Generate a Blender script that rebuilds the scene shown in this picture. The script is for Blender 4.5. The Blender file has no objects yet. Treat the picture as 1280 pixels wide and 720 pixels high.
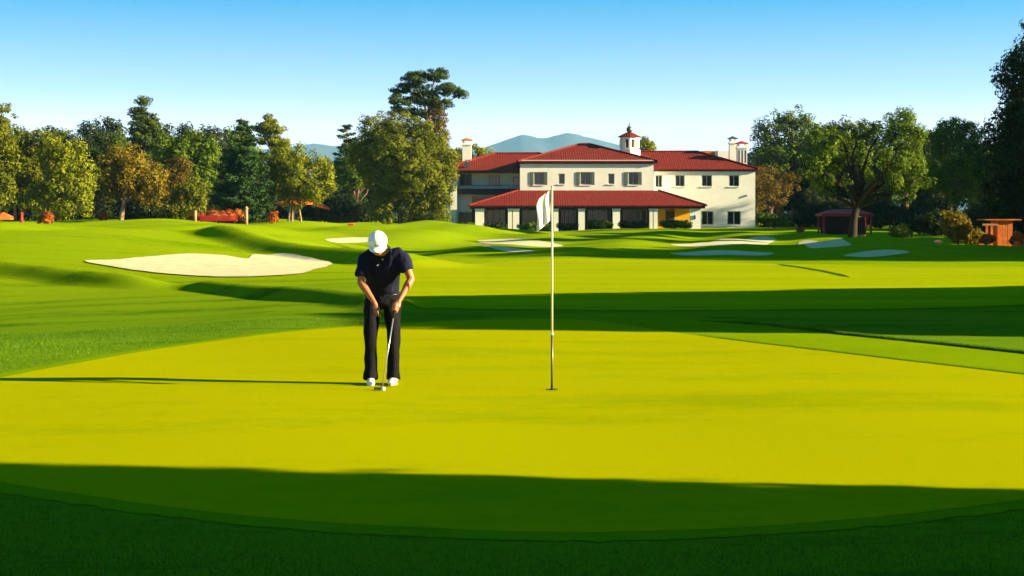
import bpy, bmesh, math, random
import numpy as np
from mathutils import Vector, Matrix
from mathutils.geometry import delaunay_2d_cdt
random.seed(7); RNG = np.random.default_rng(11)
sc = bpy.context.scene
COL = sc.collection
F, HZ, CH = 2000.0, 270.0, 1.81          # focal length and horizon in photo pixels, eye height in metres
AZ, EL = math.radians(9), math.radians(18)

def X(px, d): return (px - 640) / F * d
def Z(py, d): return CH - (py - HZ) / F * d
def P(px, py, d): return Vector((X(px, d), d, Z(py, d)))

# ------------------------------------------------------------------ helpers
def link(name, me, mats=None, parent=None, smooth=False):
    o = bpy.data.objects.new(name, me); COL.objects.link(o)
    if mats is not None:
        for m in (mats if isinstance(mats, (list, tuple)) else [mats]): me.materials.append(m)
    if parent is not None: o.parent = parent
    if smooth: me.polygons.foreach_set('use_smooth', [True] * len(me.polygons))
    return o
def tag(o, label=None, cat=None, group=None, kind=None):
    if label: o['label'] = label
    if cat: o['category'] = cat
    if group: o['group'] = group
    if kind: o['kind'] = kind
    return o
def empty(name, loc=(0, 0, 0), rz=0, label=None, cat=None, group=None):
    o = bpy.data.objects.new(name, None); COL.objects.link(o)
    o.location = loc; o.rotation_euler = (0, 0, rz); o.empty_display_size = .2
    return tag(o, label, cat, group)
def copy_tree(o, parent=None):
    c = o.copy(); COL.objects.link(c)
    if parent is not None: c.parent = parent
    for ch in list(o.children): copy_tree(ch, c)
    return c

class MB:
    def __init__(s): s.v = []; s.f = []
    def add(s, vs, fs):
        n = len(s.v); s.v += [tuple(v) for v in vs]; s.f += [tuple(i + n for i in f) for f in fs]; return s
    def box(s, x0, x1, y0, y1, z0, z1):
        vs = [(x, y, z) for z in (z0, z1) for y in (y0, y1) for x in (x0, x1)]
        return s.add(vs, [(0, 2, 3, 1), (4, 5, 7, 6), (0, 1, 5, 4), (2, 6, 7, 3), (0, 4, 6, 2), (1, 3, 7, 5)])
    def tube(s, pts, rad, n=10, sq=None):
        """closed tube through pts; rad scalars or (ra, rb); capped with rounded ends"""
        pts = [Vector(p) for p in pts]; rings = []
        up = Vector((0, 0, 1)); prev = None
        for i, p in enumerate(pts):
            t = (pts[min(i + 1, len(pts) - 1)] - pts[max(i - 1, 0)]).normalized()
            ref = Vector((1, 0, 0)) if abs(t.x) < .8 else Vector((0, 1, 0))
            if prev is not None: ref = prev
            a = (ref - t * ref.dot(t)).normalized(); b = t.cross(a); prev = a
            r = rad[i]; ra, rb = (r if isinstance(r, (tuple, list)) else (r, r))
            rings.append([p + a * math.cos(2 * math.pi * k / n) * ra + b * math.sin(2 * math.pi * k / n) * rb for k in range(n)])
        vs = [v for r in rings for v in r]; fs = []
        for i in range(len(rings) - 1):
            for k in range(n):
                fs.append((i * n + k, i * n + (k + 1) % n, (i + 1) * n + (k + 1) % n, (i + 1) * n + k))
        m = len(vs); vs += [pts[0], pts[-1]]
        for k in range(n):
            fs.append((m, (k + 1) % n, k)); fs.append((m + 1, (len(rings) - 1) * n + k, (len(rings) - 1) * n + (k + 1) % n))
        return s.add(vs, fs)
    def ellipsoid(s, c, r, R=None, nu=16, nv=10):
        c = Vector(c); vs = []; fs = []
        for j in range(nv + 1):
            th = math.pi * j / nv
            for i in range(nu):
                ph = 2 * math.pi * i / nu
                v = Vector((r[0] * math.sin(th) * math.cos(ph), r[1] * math.sin(th) * math.sin(ph), r[2] * math.cos(th)))
                if R is not None: v = R @ v
                vs.append(c + v)
        for j in range(nv):
            for i in range(nu):
                fs.append((j * nu + i, (j + 1) * nu + i, (j + 1) * nu + (i + 1) % nu, j * nu + (i + 1) % nu))
        return s.add(vs, fs)
    def mesh(s, name, weld=True):
        me = bpy.data.meshes.new(name); me.from_pydata(s.v, [], s.f)
        bm = bmesh.new(); bm.from_mesh(me)
        if weld: bmesh.ops.remove_doubles(bm, verts=bm.verts, dist=1e-5)
        bmesh.ops.recalc_face_normals(bm, faces=bm.faces); bm.to_mesh(me); bm.free()
        return me
    def build(s, name, mat, parent=None, smooth=False, bevel=0):
        o = link(name, s.mesh(name), mat, parent, smooth)
        if bevel:
            b = o.modifiers.new('b', 'BEVEL'); b.width = bevel; b.segments = 2; b.limit_method = 'ANGLE'
        return o
    def remesh(s, name, mat, parent=None, voxel=.01, smooth_it=3, noise=None):
        me = bpy.data.meshes.new('tmp'); me.from_pydata(s.v, [], s.f)
        bm = bmesh.new(); bm.from_mesh(me); bmesh.ops.recalc_face_normals(bm, faces=bm.faces); bm.to_mesh(me); bm.free()
        o = bpy.data.objects.new('tmp', me); COL.objects.link(o)
        r = o.modifiers.new('r', 'REMESH'); r.mode = 'VOXEL'; r.voxel_size = voxel
        q = o.modifiers.new('s', 'SMOOTH'); q.iterations = smooth_it; q.factor = .5
        dg = bpy.context.evaluated_depsgraph_get(); dg.update()
        m2 = bpy.data.meshes.new_from_object(o.evaluated_get(dg)); m2.name = name
        bpy.data.objects.remove(o); bpy.data.meshes.remove(me)
        if noise:
            from mathutils import noise as N
            amp, sc_ = noise; m2.calc_loop_triangles() if False else None
            for v in m2.vertices:
                p = v.co; q = Vector((p.x * sc_[0], p.y * sc_[1], p.z * sc_[2]))
                v.co = p + v.normal * (N.noise(q) * amp + N.noise(q * 2.3) * amp * .5)
        return link(name, m2, mat, parent, True)

# ------------------------------------------------------------------ materials
def nm(name):
    m = bpy.data.materials.new(name); m.use_nodes = True
    nt = m.node_tree; b = nt.nodes['Principled BSDF']
    return m, nt, b
def ramp(nt, fac, stops, interp='LINEAR'):
    r = nt.nodes.new('ShaderNodeValToRGB'); r.color_ramp.interpolation = interp
    while len(r.color_ramp.elements) < len(stops): r.color_ramp.elements.new(.5)
    for e, (p, c) in zip(r.color_ramp.elements, stops): e.position = p; e.color = (*c, 1)
    nt.links.new(fac, r.inputs[0]); return r.outputs[0]
def mapping(nt, scale=(1, 1, 1), rot=(0, 0, 0), coord='Object'):
    t = nt.nodes.new('ShaderNodeTexCoord'); m = nt.nodes.new('ShaderNodeMapping')
    m.inputs['Scale'].default_value = scale; m.inputs['Rotation'].default_value = rot
    nt.links.new(t.outputs[coord], m.inputs[0]); return m.outputs[0]
def noise(nt, vec, scale, detail=4, rough=.55):
    n = nt.nodes.new('ShaderNodeTexNoise'); n.inputs['Scale'].default_value = scale
    n.inputs['Detail'].default_value = detail; n.inputs['Roughness'].default_value = rough
    nt.links.new(vec, n.inputs['Vector']); return n.outputs['Fac']
def mixc(nt, fac, a, b, mode='MIX'):
    m = nt.nodes.new('ShaderNodeMix'); m.data_type = 'RGBA'; m.blend_type = mode
    for sock, v in ((m.inputs[0], fac), (m.inputs[6], a), (m.inputs[7], b)):
        if hasattr(v, 'is_linked'): nt.links.new(v, sock)
        else: sock.default_value = (*v, 1) if isinstance(v, tuple) else v
    return m.outputs[2]
def bump(nt, b, h, strength, dist=.02):
    n = nt.nodes.new('ShaderNodeBump'); n.inputs['Strength'].default_value = strength; n.inputs['Distance'].default_value = dist
    nt.links.new(h, n.inputs['Height']); nt.links.new(n.outputs[0], b.inputs['Normal'])
def plain(name, c, rough=.6, metal=0, var=.12, scale=3, spec=.3, bmp=0):
    m, nt, b = nm(name); b.inputs['Roughness'].default_value = rough; b.inputs['Metallic'].default_value = metal
    b.inputs['Specular IOR Level'].default_value = spec
    v = mapping(nt); n = noise(nt, v, scale)
    col = ramp(nt, n, [(.3, tuple(x * (1 - var) for x in c)), (.7, tuple(min(1, x * (1 + var)) for x in c))])
    nt.links.new(col, b.inputs['Base Color'])
    if bmp: bump(nt, b, noise(nt, v, scale * 12), bmp)
    return m
def grass(name, c0, c1, stretch=(.16, 1, 1), fine=1.0, bmp=.25, c_far=None):
    m, nt, b = nm(name); b.inputs['Roughness'].default_value = 1; b.inputs['Specular IOR Level'].default_value = 0
    v = mapping(nt, stretch, (0, 0, math.radians(4)))
    n1 = noise(nt, v, .55, 5, .6)                        # broad mowing passes
    n2 = noise(nt, mapping(nt, (.5, 1, 1)), 9, 5, .7)    # tufts
    n3 = noise(nt, mapping(nt), 160, 2, .6)              # blades
    ad = nt.nodes.new('ShaderNodeMath'); ad.operation = 'MULTIPLY_ADD'; ad.inputs[1].default_value = .40 * fine
    nt.links.new(n2, ad.inputs[0]); nt.links.new(n1, ad.inputs[2])
    ad2 = nt.nodes.new('ShaderNodeMath'); ad2.operation = 'MULTIPLY_ADD'; ad2.inputs[1].default_value = .22 * fine
    nt.links.new(n3, ad2.inputs[0]); nt.links.new(ad.outputs[0], ad2.inputs[2])
    n4 = noise(nt, mapping(nt, (.8, 1, 1)), 1.9, 6, .75)
    ad3 = nt.nodes.new('ShaderNodeMath'); ad3.operation = 'MULTIPLY_ADD'; ad3.inputs[1].default_value = .42 * fine
    nt.links.new(n4, ad3.inputs[0]); nt.links.new(ad2.outputs[0], ad3.inputs[2]); ad2 = ad3
    lo, hi = .5 + .52 * fine - .20, .5 + .52 * fine + .20
    col = ramp(nt, ad2.outputs[0], [(lo, c0), (hi, c1)])
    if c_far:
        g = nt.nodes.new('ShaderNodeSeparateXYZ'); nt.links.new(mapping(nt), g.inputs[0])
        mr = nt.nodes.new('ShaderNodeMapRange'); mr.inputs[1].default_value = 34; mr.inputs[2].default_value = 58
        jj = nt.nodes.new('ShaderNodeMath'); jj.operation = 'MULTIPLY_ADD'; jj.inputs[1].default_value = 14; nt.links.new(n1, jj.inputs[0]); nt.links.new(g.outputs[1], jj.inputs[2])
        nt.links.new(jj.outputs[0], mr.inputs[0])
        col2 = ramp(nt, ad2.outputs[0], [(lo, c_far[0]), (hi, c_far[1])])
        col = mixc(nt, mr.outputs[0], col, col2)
    nt.links.new(col, b.inputs['Base Color'])
    if bmp:
        hh = nt.nodes.new('ShaderNodeMath'); hh.operation = 'ADD'; nt.links.new(n2, hh.inputs[0]); nt.links.new(n3, hh.inputs[1])
        bump(nt, b, hh.outputs[0], bmp, .03)
    return m
def leafmat(name, c, c2, trans=.35):
    m, nt, b = nm(name); b.inputs['Roughness'].default_value = .75; b.inputs['Specular IOR Level'].default_value = .12
    g = nt.nodes.new('ShaderNodeNewGeometry')
    v = mapping(nt); n = noise(nt, v, .55, 3)
    ad = nt.nodes.new('ShaderNodeMath'); ad.operation = 'MULTIPLY_ADD'; ad.inputs[1].default_value = .45
    nt.links.new(g.outputs['Random Per Island'], ad.inputs[0]); nt.links.new(n, ad.inputs[2])
    col = ramp(nt, ad.outputs[0], [(.42, c), (1.0, c2)])
    nt.links.new(col, b.inputs['Base Color'])
    t = nt.nodes.new('ShaderNodeBsdfTranslucent'); nt.links.new(col, t.inputs[0])
    mx = nt.nodes.new('ShaderNodeMixShader'); mx.inputs[0].default_value = trans
    nt.links.new(b.outputs[0], mx.inputs[1]); nt.links.new(t.outputs[0], mx.inputs[2])
    nt.links.new(mx.outputs[0], nt.nodes['Material Output'].inputs[0])
    return m

M = {}
M['green'] = grass('putting_green_turf', (.200, .230, .0004), (.262, .270, .0006), (.22, 1, 1), 1.0, .10)
M['fairway'] = grass('fairway_turf', (.195, .24, .0008), (.25, .295, .0012), (.12, 1, 1), .7, .1)
M['fringe'] = grass('fringe_turf', (.115, .185, .001), (.15, .225, .0014), (.15, 1, 1), .8, .12)
M['collar'] = grass('collar_turf', (.085, .16, .0015), (.13, .21, .002), (.3, 1, 1), 1.0, .3)
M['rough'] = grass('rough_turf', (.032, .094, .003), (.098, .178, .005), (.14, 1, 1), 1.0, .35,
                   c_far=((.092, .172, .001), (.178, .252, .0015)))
M['sand'] = plain('bunker_sand', (.50, .45, .28), .95, var=.16, scale=2.2, spec=.05, bmp=.3)
M['wall'] = plain('cream_stucco', (.80, .78, .70), .9, var=.06, scale=.7, spec=.1)
M['wall_lifted'] = plain('shade_lifted_stucco', (.82, .81, .74), .9, var=.08, scale=.7, spec=.1)  # stucco paled to lift the shaded left wing; also on sills and terrace
M['yellow'] = plain('ochre_plaster', (.75, .38, .015), .9, var=.08, scale=1, spec=.1)
M['white'] = plain('white_paint', (.78, .77, .74), .6, var=.03)
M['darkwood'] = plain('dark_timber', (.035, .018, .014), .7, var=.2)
M['frame'] = plain('grey_green_timber', (.26, .30, .27), .6, var=.1)
M['shutter'] = plain('faded_shutter_paint', (.10, .125, .10), .7, var=.12)
M['door'] = plain('plum_door_paint', (.07, .025, .03), .6)
M['metal'] = plain('dull_metal', (.10, .11, .11), .45, .6)
M['red'] = plain('red_paint', (.38, .02, .022), .6, var=.15)
M['orange'] = plain('orange_red_canvas', (.60, .10, .012), .8, var=.2)
M['brick'] = plain('weathered_orange_timber', (.60, .15, .02), .85, var=.3, scale=4)
M['pinkwood'] = plain('pinkish_cedar', (.45, .20, .12), .8, var=.15, scale=5)
M['bark'] = plain('brown_bark', (.11, .07, .042), .95, var=.4, scale=6, spec=.05)
M['palebark'] = plain('pale_bark', (.24, .16, .10), .95, var=.35, scale=6, spec=.05)
M['darkbark'] = plain('dark_bark', (.035, .026, .018), .95, var=.4, scale=6, spec=.05)
def glassmat():
    m, nt, b = nm('window_glass'); b.inputs['Base Color'].default_value = (.012, .016, .018, 1)
    b.inputs['Roughness'].default_value = .12; b.inputs['Specular IOR Level'].default_value = .5
    return m
M['glass'] = glassmat()
def tilemat():
    m, nt, b = nm('red_clay_tile'); b.inputs['Roughness'].default_value = .85; b.inputs['Specular IOR Level'].default_value = .1
    v = mapping(nt); n = noise(nt, v, 1.3, 6, .7)
    n2 = noise(nt, mapping(nt, (3.4, .8, 1)), 1.6, 3, .8)
    c = ramp(nt, n, [(.3, (.10, .010, .007)), (.72, (.18, .018, .010))])
    c = mixc(nt, .6, c, ramp(nt, n2, [(.35, (.085, .008, .006)), (.7, (.20, .024, .012))]))
    nt.links.new(c, b.inputs['Base Color'])
    w = nt.nodes.new('ShaderNodeTexWave'); w.inputs['Scale'].default_value = 1.15; w.bands_direction = 'X'
    nt.links.new(mapping(nt), w.inputs[0]); bump(nt, b, w.outputs[1], .35, .05)
    return m
M['tile'] = tilemat()
L = {}
L['olive'] = leafmat('olive_leaves', (.045, .062, .003), (.19, .205, .008))
L['lime'] = leafmat('yellow_green_leaves', (.07, .09, .003), (.25, .27, .010))
L['gold'] = leafmat('golden_leaves', (.08, .06, .004), (.27, .20, .010))
L['green'] = leafmat('mid_green_leaves', (.022, .048, .003), (.14, .21, .008))
L['dark'] = leafmat('dark_green_leaves', (.008, .017, .003), (.035, .052, .007), .2)
L['conifer'] = leafmat('conifer_needles', (.010, .032, .009), (.05, .10, .018), .2)
L['pine'] = leafmat('pine_needles', (.015, .034, .005), (.07, .10, .010), .25)
L['brownish'] = leafmat('bronze_leaves', (.045, .034, .005), (.16, .11, .012))

# ------------------------------------------------------------------ terrain
def ss(a, b, t):
    t = np.clip((t - a) / (b - a), 0, 1); return t * t * (3 - 2 * t)
def H(x, y):
    x = np.asarray(x, float); y = np.asarray(y, float)
    A = 1.36 * ss(44, 76, y) * (1 - ss(-20, -5, x)) * (1 - .33 * ss(95, 140, y))
    B = 1.12 * (1 - ss(-8, 7, x)) * ss(88, 126, y) * (1 - .9 * ss(150, 185, y))
    z = np.maximum(A, B) + .0
    k = np.minimum(A, B); z = z + .18 * k * (1 - ss(0, .6, np.abs(A - B)))
    z = z + .72 * np.exp(-((x - 21.2) / 4.0) ** 2 - ((y - 85) / 7) ** 2)
    z = z + .50 * np.exp(-((x - 13.2) / 3.6) ** 2 - ((y - 108) / 5) ** 2)
    z = z + .35 * np.exp(-((x - 31) / 5) ** 2 - ((y - 62) / 6) ** 2)
    z = z + .42 * ss(140, 165, y) * ss(3, 13, x) * (1 - ss(260, 330, y))
    z = z + .10 * np.sin(x * .19 + 1) * np.sin(y * .12) * ss(60, 100, y)
    z = z + .016 * np.sin(x * 1.05 + .6 + .25 * y) * np.cos(y * .42 + .4) * (1 - ss(24, 30, y))
    z = z - .045 * np.clip(-x - 3.2, 0, 30) * ss(20, 27, y) * (1 - ss(40, 52, y)) * ss(0, 3, -x - 3.2)
    m_ = ss(66, 74, y) * (1 - ss(150, 165, y)) + ss(28, 34, y) * (1 - ss(38, 46, y)) * (1 - ss(-14, -5, x)) * .4
    z = z + m_ * (.27 * np.sin(x * .42 + y * .05) * np.cos(y * .11 + .5) + .09 * np.sin(x * .9 - y * .13 + 2))
    z = z + .06 * ss(30, 44, y) * (1 - ss(-12, -2, x)) * np.sin(y * .35) * (1 - ss(60, 75, y))
    return z
CREASE = []      # (x0, y0, x1, y1, height, lee width): little grassed steps falling away to the left
def crease(x, y):
    z = 0
    for x0, y0, x1, y1, h, w in CREASE:
        dx, dy = x1 - x0, y1 - y0; l = math.hypot(dx, dy); t = ((x - x0) * dx + (y - y0) * dy) / l / l
        s = ((x - x0) * dy - (y - y0) * dx) / l
        z = z + h * ss(0, .18, t) * (1 - ss(.82, 1, t)) * ss(0, w, s) * (1 - ss(w, w + (3.5 if h > .5 else 1.4), s))
    return z
_H = H
def H(x, y):
    x = np.asarray(x, float); y = np.asarray(y, float)
    return _H(x, y) + crease(x, y)
def ground(px, py):
    """where the photograph's pixel meets the terrain"""
    d = np.concatenate([np.arange(4, 60, .02), np.arange(60, 260, .05)])
    zr = Z(py, d); h = H(X(px, d), d)
    i = np.argmax(zr <= h)
    return (X(px, d[i]), d[i]) if (zr <= h).any() else (X(px, 200), 200)
for a_, b_, h_, w_ in (((500, 396), (190, 358), .24, .8), ((190, 364), (-190, 318), .36, 1.0), ((500, 337), (200, 285.5), .55, 1.5)):
    CREASE.append((*ground(*a_), *ground(*b_), h_, w_))
def on(x, y, dz=0): return Vector((x, y, float(H(x, y)) + dz))

def axis(lo, hi, a, b, step, grow):
    v = list(np.arange(a, b + 1e-6, step)); s = step; x = b
    while x < hi: s *= grow; x += s; v.append(min(x, hi))
    s = step; x = a; w = []
    while x > lo: s *= grow; x -= s; w.append(max(x, lo))
    return np.array(w[::-1] + v)
def refine(v, a, b): return np.unique(np.concatenate([v, (v[:-1] + v[1:])[(v[:-1] >= a) & (v[1:] <= b)] / 2]))
xs = refine(axis(-16000, 16000, -45, 45, .5, 1.25), -24, 2); ys = refine(axis(-3000, 16000, -6, 200, .5, 1.22), 26, 100)
xs = refine(xs, -15, -1); ys = refine(ys, 28, 50)
gx, gy = np.meshgrid(xs, ys); gz = H(gx, gy)
nx, ny = len(xs), len(ys)
vs = np.stack([gx, gy, gz], -1).reshape(-1, 3)
idx = np.arange(nx * ny).reshape(ny, nx)
fs = np.stack([idx[:-1, :-1], idx[:-1, 1:], idx[1:, 1:], idx[1:, :-1]], -1).reshape(-1, 4)
me = bpy.data.meshes.new('ground'); me.from_pydata(vs, [], fs.tolist())
tag(link('ground', me, M['rough'], smooth=True), kind='structure', label='mown rough grass rolling over low mounds to the horizon')

def smooth_poly(pts, n=10):
    out = []; m = len(pts)
    for i in range(m):
        p0, p1, p2, p3 = [np.array(pts[(i + k) % m], float) for k in (-1, 0, 1, 2)]
        for t in np.arange(n) / n:
            out.append(.5 * ((2 * p1) + (-p0 + p2) * t + (2 * p0 - 5 * p1 + 4 * p2 - p3) * t * t + (-p0 + 3 * p1 - 3 * p2 + p3) * t ** 3))
    return out
def sheet(name, pts, mat, dz, step, label, wob=0, nsm=10, kind='structure'):
    poly = smooth_poly(pts, nsm)
    if wob:
        poly = [np.array(p) + RNG.normal(0, wob, 2) for p in poly]
    P_ = np.array(poly); lo, hi = P_.min(0), P_.max(0)
    gx = np.arange(lo[0] + step / 2, hi[0], step); gy = np.arange(lo[1] + step / 2, hi[1], step)
    A, B = np.meshgrid(gx, gy); q = np.stack([A.ravel(), B.ravel()], 1)
    ins = np.zeros(len(q), bool); j = len(P_) - 1
    for i in range(len(P_)):
        xi, yi = P_[i]; xj, yj = P_[j]
        c = ((yi > q[:, 1]) != (yj > q[:, 1])) & (q[:, 0] < (xj - xi) * (q[:, 1] - yi) / (yj - yi + 1e-12) + xi); ins ^= c; j = i
    q = q[ins]
    co = [Vector((float(a), float(b))) for a, b in P_] + [Vector((float(a), float(b))) for a, b in q]
    n = len(P_)
    r = delaunay_2d_cdt(co, [], [list(range(n))], 1, 1e-4)
    v2 = np.array([[a.x, a.y] for a in r[0]]); z = H(v2[:, 0], v2[:, 1]) + dz
    me = bpy.data.meshes.new(name); me.from_pydata(np.column_stack([v2, z]).tolist(), [], [tuple(f) for f in r[2]])
    bm = bmesh.new(); bm.from_mesh(me)
    for f in bm.faces:
        f.normal_update()
        if f.normal.z < 0: f.normal_flip()
    bm.to_mesh(me); bm.free()
    return tag(link(name, me, mat, smooth=True), kind=kind, label=label)
def gp(l): return [ground(*p) for p in l]
def grow(pts, r):
    c = np.array(pts); t = np.roll(c, -1, 0) - np.roll(c, 1, 0); n = np.stack([t[:, 1], -t[:, 0]], 1); n /= np.linalg.norm(n, axis=1, keepdims=True)
    a = np.sum(c[:, 0] * np.roll(c[:, 1], -1) - np.roll(c[:, 0], -1) * c[:, 1]); return [tuple(p) for p in c + n * r * (1 if a > 0 else -1)]

green_px = [(-120, 530), (-60, 488), (0, 473), (110, 452), (230, 432), (410, 411), (560, 402), (720, 400), (850, 417), (960, 431), (1120, 450), (1290, 470),
            (1420, 500), (1460, 555), (1330, 612), (1180, 638), (1000, 656), (840, 665), (680, 667), (520, 661), (350, 650), (200, 633), (90, 618), (0, 603), (-90, 575)]
fr_px = [(-260, 540), (-150, 478), (0, 452), (150, 436), (330, 412), (480, 401), (620, 391), (780, 391), (960, 407), (1060, 419), (1180, 431), (1290, 443),
         (1440, 465), (1580, 540), (1430, 620), (1240, 650), (1040, 672), (860, 684), (680, 687), (520, 683), (330, 668), (180, 652), (60, 634), (-20, 616), (-180, 582)]
fr_px2 = [(600, 399), (740, 393), (860, 396), (960, 407), (1060, 419), (1180, 431), (1290, 443), (1440, 465), (1580, 540), (1500, 590), (1380, 560), (1200, 500), (1000, 450), (800, 420)]
sheet('fringe', gp(fr_px2), M['fringe'], .003, .5, 'closer cut collar of grass around the putting green')
sheet('collar', grow(gp(green_px), .24), M['collar'], .0045, .5, 'narrow collar of slightly longer turf framing the putting green', wob=.015)
sheet('putting_green', gp(green_px), M['green'], .006, .5, 'smooth yellow green putting surface with the flagstick', wob=.004)
fw_px = [(462, 352), (470, 341), (485, 332), (540, 325), (700, 324), (860, 327), (1000, 331), (1150, 334), (1300, 334), (1500, 333), (1560, 350), (1300, 380), (900, 388), (600, 387), (515, 381), (478, 366)]
sheet('fairway', gp(fw_px), M['fairway'], .010, .5, 'bright band of close mown fairway beyond the green')
b1 = [(106, 327), (150, 325), (205, 320), (240, 318), (280, 320), (308, 324), (318, 319), (350, 318), (378, 321), (400, 326), (415, 330), (408, 334), (392, 338), (375, 343), (330, 346), (285, 347), (235, 345), (180, 340), (140, 334)]
sheet('bunker', gp(b1), M['sand'], .035, .3, 'large pale sand bunker cut into the slope left of the golfer', nsm=6, wob=.015)
SB = [([(408, 299), (440, 297), (465, 297), (472, 301), (440, 304), (415, 303)], 'thin strip of sand just behind the golfer'),
      ([(596, 302), (628, 299), (665, 300), (704, 307), (680, 309), (640, 306)], 'sunlit sand bunker below the clubhouse, beside the white flag'),
      ([(586, 307), (615, 308), (640, 310), (668, 314), (655, 316), (620, 312)], 'shaded sliver of sand in front of the sunlit clubhouse bunker'),
      ([(838, 306), (872, 304), (900, 299), (940, 297), (970, 299), (965, 303), (920, 306), (880, 308)], 'shaded humped bunker below the right wing of the clubhouse'),
      ([(838, 317), (880, 314), (940, 315), (968, 317), (940, 320), (870, 320)], 'flat strip of shaded sand, nearer than the humped bunker'),
      ([(1054, 320), (1080, 315), (1120, 313), (1138, 316), (1110, 320), (1080, 322)], 'shaded bunker at the foot of the right hand mound'),
      ([(998, 304), (1020, 301), (1058, 302), (1062, 307), (1030, 310), (1008, 308)], 'small sand bunker left of the spreading oak trunk')]
for pts, lb in SB: sheet('bunker', gp(pts), M['sand'], .02, .8, lb, nsm=5)

# ------------------------------------------------------------------ rough grass blades round the near edge of the green
def blades():
    poly = np.array(smooth_poly(gp(green_px), 10)); n = 260000
    y = 6.5 + 22 * RNG.random(n) ** 1.9; x = (RNG.random(n) * 2 - 1) * (.36 * y + .6)
    ins = np.zeros(n, bool); j = len(poly) - 1; dm = np.full(n, 9.)
    for i in range(len(poly)):
        xi, yi = poly[i]; xj, yj = poly[j]
        ins ^= ((yi > y) != (yj > y)) & (x < (xj - xi) * (y - yi) / (yj - yi + 1e-12) + xi)
        dm = np.minimum(dm, np.hypot(x - xi, y - yi)); j = i
    keep = ~ins & ((y < 12) | (x < 0)); x, y, dm = x[keep], y[keep], dm[keep]; n = len(x)
    h = RNG.uniform(.010, .026, n) * np.clip(.35 + dm * 1.2, .35, 1.2); w = RNG.uniform(.0012, .0026, n) * np.clip(y / 10, 1, 2.2); a = RNG.random(n) * 6.28
    lx, ly = RNG.normal(0, .35, n) * h, RNG.normal(0, .35, n) * h; z = H(x, y)
    v = np.stack([np.stack([x - np.cos(a) * w, y - np.sin(a) * w, z], 1), np.stack([x + np.cos(a) * w, y + np.sin(a) * w, z], 1), np.stack([x + lx, y + ly, z + h], 1)], 1).reshape(-1, 3)
    me = bpy.data.meshes.new('rough_grass'); me.vertices.add(3 * n); me.vertices.foreach_set('co', v.astype('f').ravel())
    me.loops.add(3 * n); me.loops.foreach_set('vertex_index', np.arange(3 * n, dtype='i')); me.polygons.add(n)
    me.polygons.foreach_set('loop_start', np.arange(0, 3 * n, 3, dtype='i')); me.polygons.foreach_set('loop_total', np.full(n, 3, 'i')); me.update(calc_edges=True)
    tag(link('rough_grass', me, leafmat('grass_blades', (.035, .11, .004), (.11, .22, .006), .3)), 'short upright blades of rough grass round the near edge of the green', 'grass', kind='stuff')
def edge_band(px_pts, width, h, name, label, n):
    pts = np.array(gp(px_pts)); seg = np.hypot(*np.diff(pts, axis=0).T); cum = np.concatenate([[0], np.cumsum(seg)])
    t = RNG.random(n) * cum[-1]; x = np.interp(t, cum, pts[:, 0]) + RNG.normal(0, .006, n); y = np.interp(t, cum, pts[:, 1]) + RNG.random(n) * width
    hh = h * RNG.uniform(.6, 1.2, n) * np.clip(np.minimum(t, cum[-1] - t) / 1.2, .15, 1); w = RNG.uniform(.003, .006, n); a = RNG.random(n) * 6.28; z = H(x, y)
    lx, ly = RNG.normal(0, .3, n) * hh, RNG.normal(0, .3, n) * hh
    v = np.stack([np.stack([x - np.cos(a) * w, y - np.sin(a) * w, z], 1), np.stack([x + np.cos(a) * w, y + np.sin(a) * w, z], 1), np.stack([x + lx, y + ly, z + hh], 1)], 1).reshape(-1, 3)
    me = bpy.data.meshes.new(name); me.from_pydata(v.tolist(), [], np.arange(3 * n).reshape(-1, 3).tolist())
    tag(link(name, me, bpy.data.materials['grass_blades']), label, 'grass', kind='stuff')
blades()
edge_band([(870, 401), (960, 407.5), (1060, 419.5), (1180, 431.5), (1290, 443.5), (1440, 465.5)], .22, .050, 'rough_edge_grass', 'lip of longer rough grass along the outer edge of the collar, far right', 26000)
edge_band([(1066, 348), (1030, 340), (1000, 335), (970, 331)], .3, .06, 'fairway_edge_grass', 'thin diagonal line of longer grass crossing the far fairway', 9000)
edge_band([(850, 417), (960, 431), (1120, 450), (1290, 470), (1420, 500)], .10, .018, 'collar_edge_grass', 'low lip of collar grass along the right edge of the putting green', 22000)
# ------------------------------------------------------------------ foliage
def quads_mesh(name, C_, N_, S_, mats, extra=None, aspect=.55):
    """one leaf quad per row: centre, normal, size"""
    n = len(C_)
    N_ = N_ / (np.linalg.norm(N_, axis=1, keepdims=True) + 1e-9)
    r = RNG.normal(size=(n, 3)); a = np.cross(N_, r); a /= np.linalg.norm(a, axis=1, keepdims=True) + 1e-9; b = np.cross(N_, a)
    s = S_[:, None]; bend = N_ * s * RNG.uniform(-.25, .25, (n, 1))
    v = np.stack([C_ - a * s + bend, C_ - b * s * aspect, C_ + a * s + bend, C_ + b * s * aspect], 1).reshape(-1, 3)
    me = bpy.data.meshes.new(name)
    me.vertices.add(len(v)); me.vertices.foreach_set('co', v.astype('f').ravel())
    me.loops.add(4 * n); me.loops.foreach_set('vertex_index', np.arange(4 * n, dtype='i'))
    me.polygons.add(n); me.polygons.foreach_set('loop_start', np.arange(0, 4 * n, 4, dtype='i'))
    me.polygons.foreach_set('loop_total', np.full(n, 4, 'i')); me.update(calc_edges=True); me.validate()
    return me
def unit(n):
    d = RNG.normal(size=(n, 3)); return d / np.linalg.norm(d, axis=1, keepdims=True)
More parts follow.
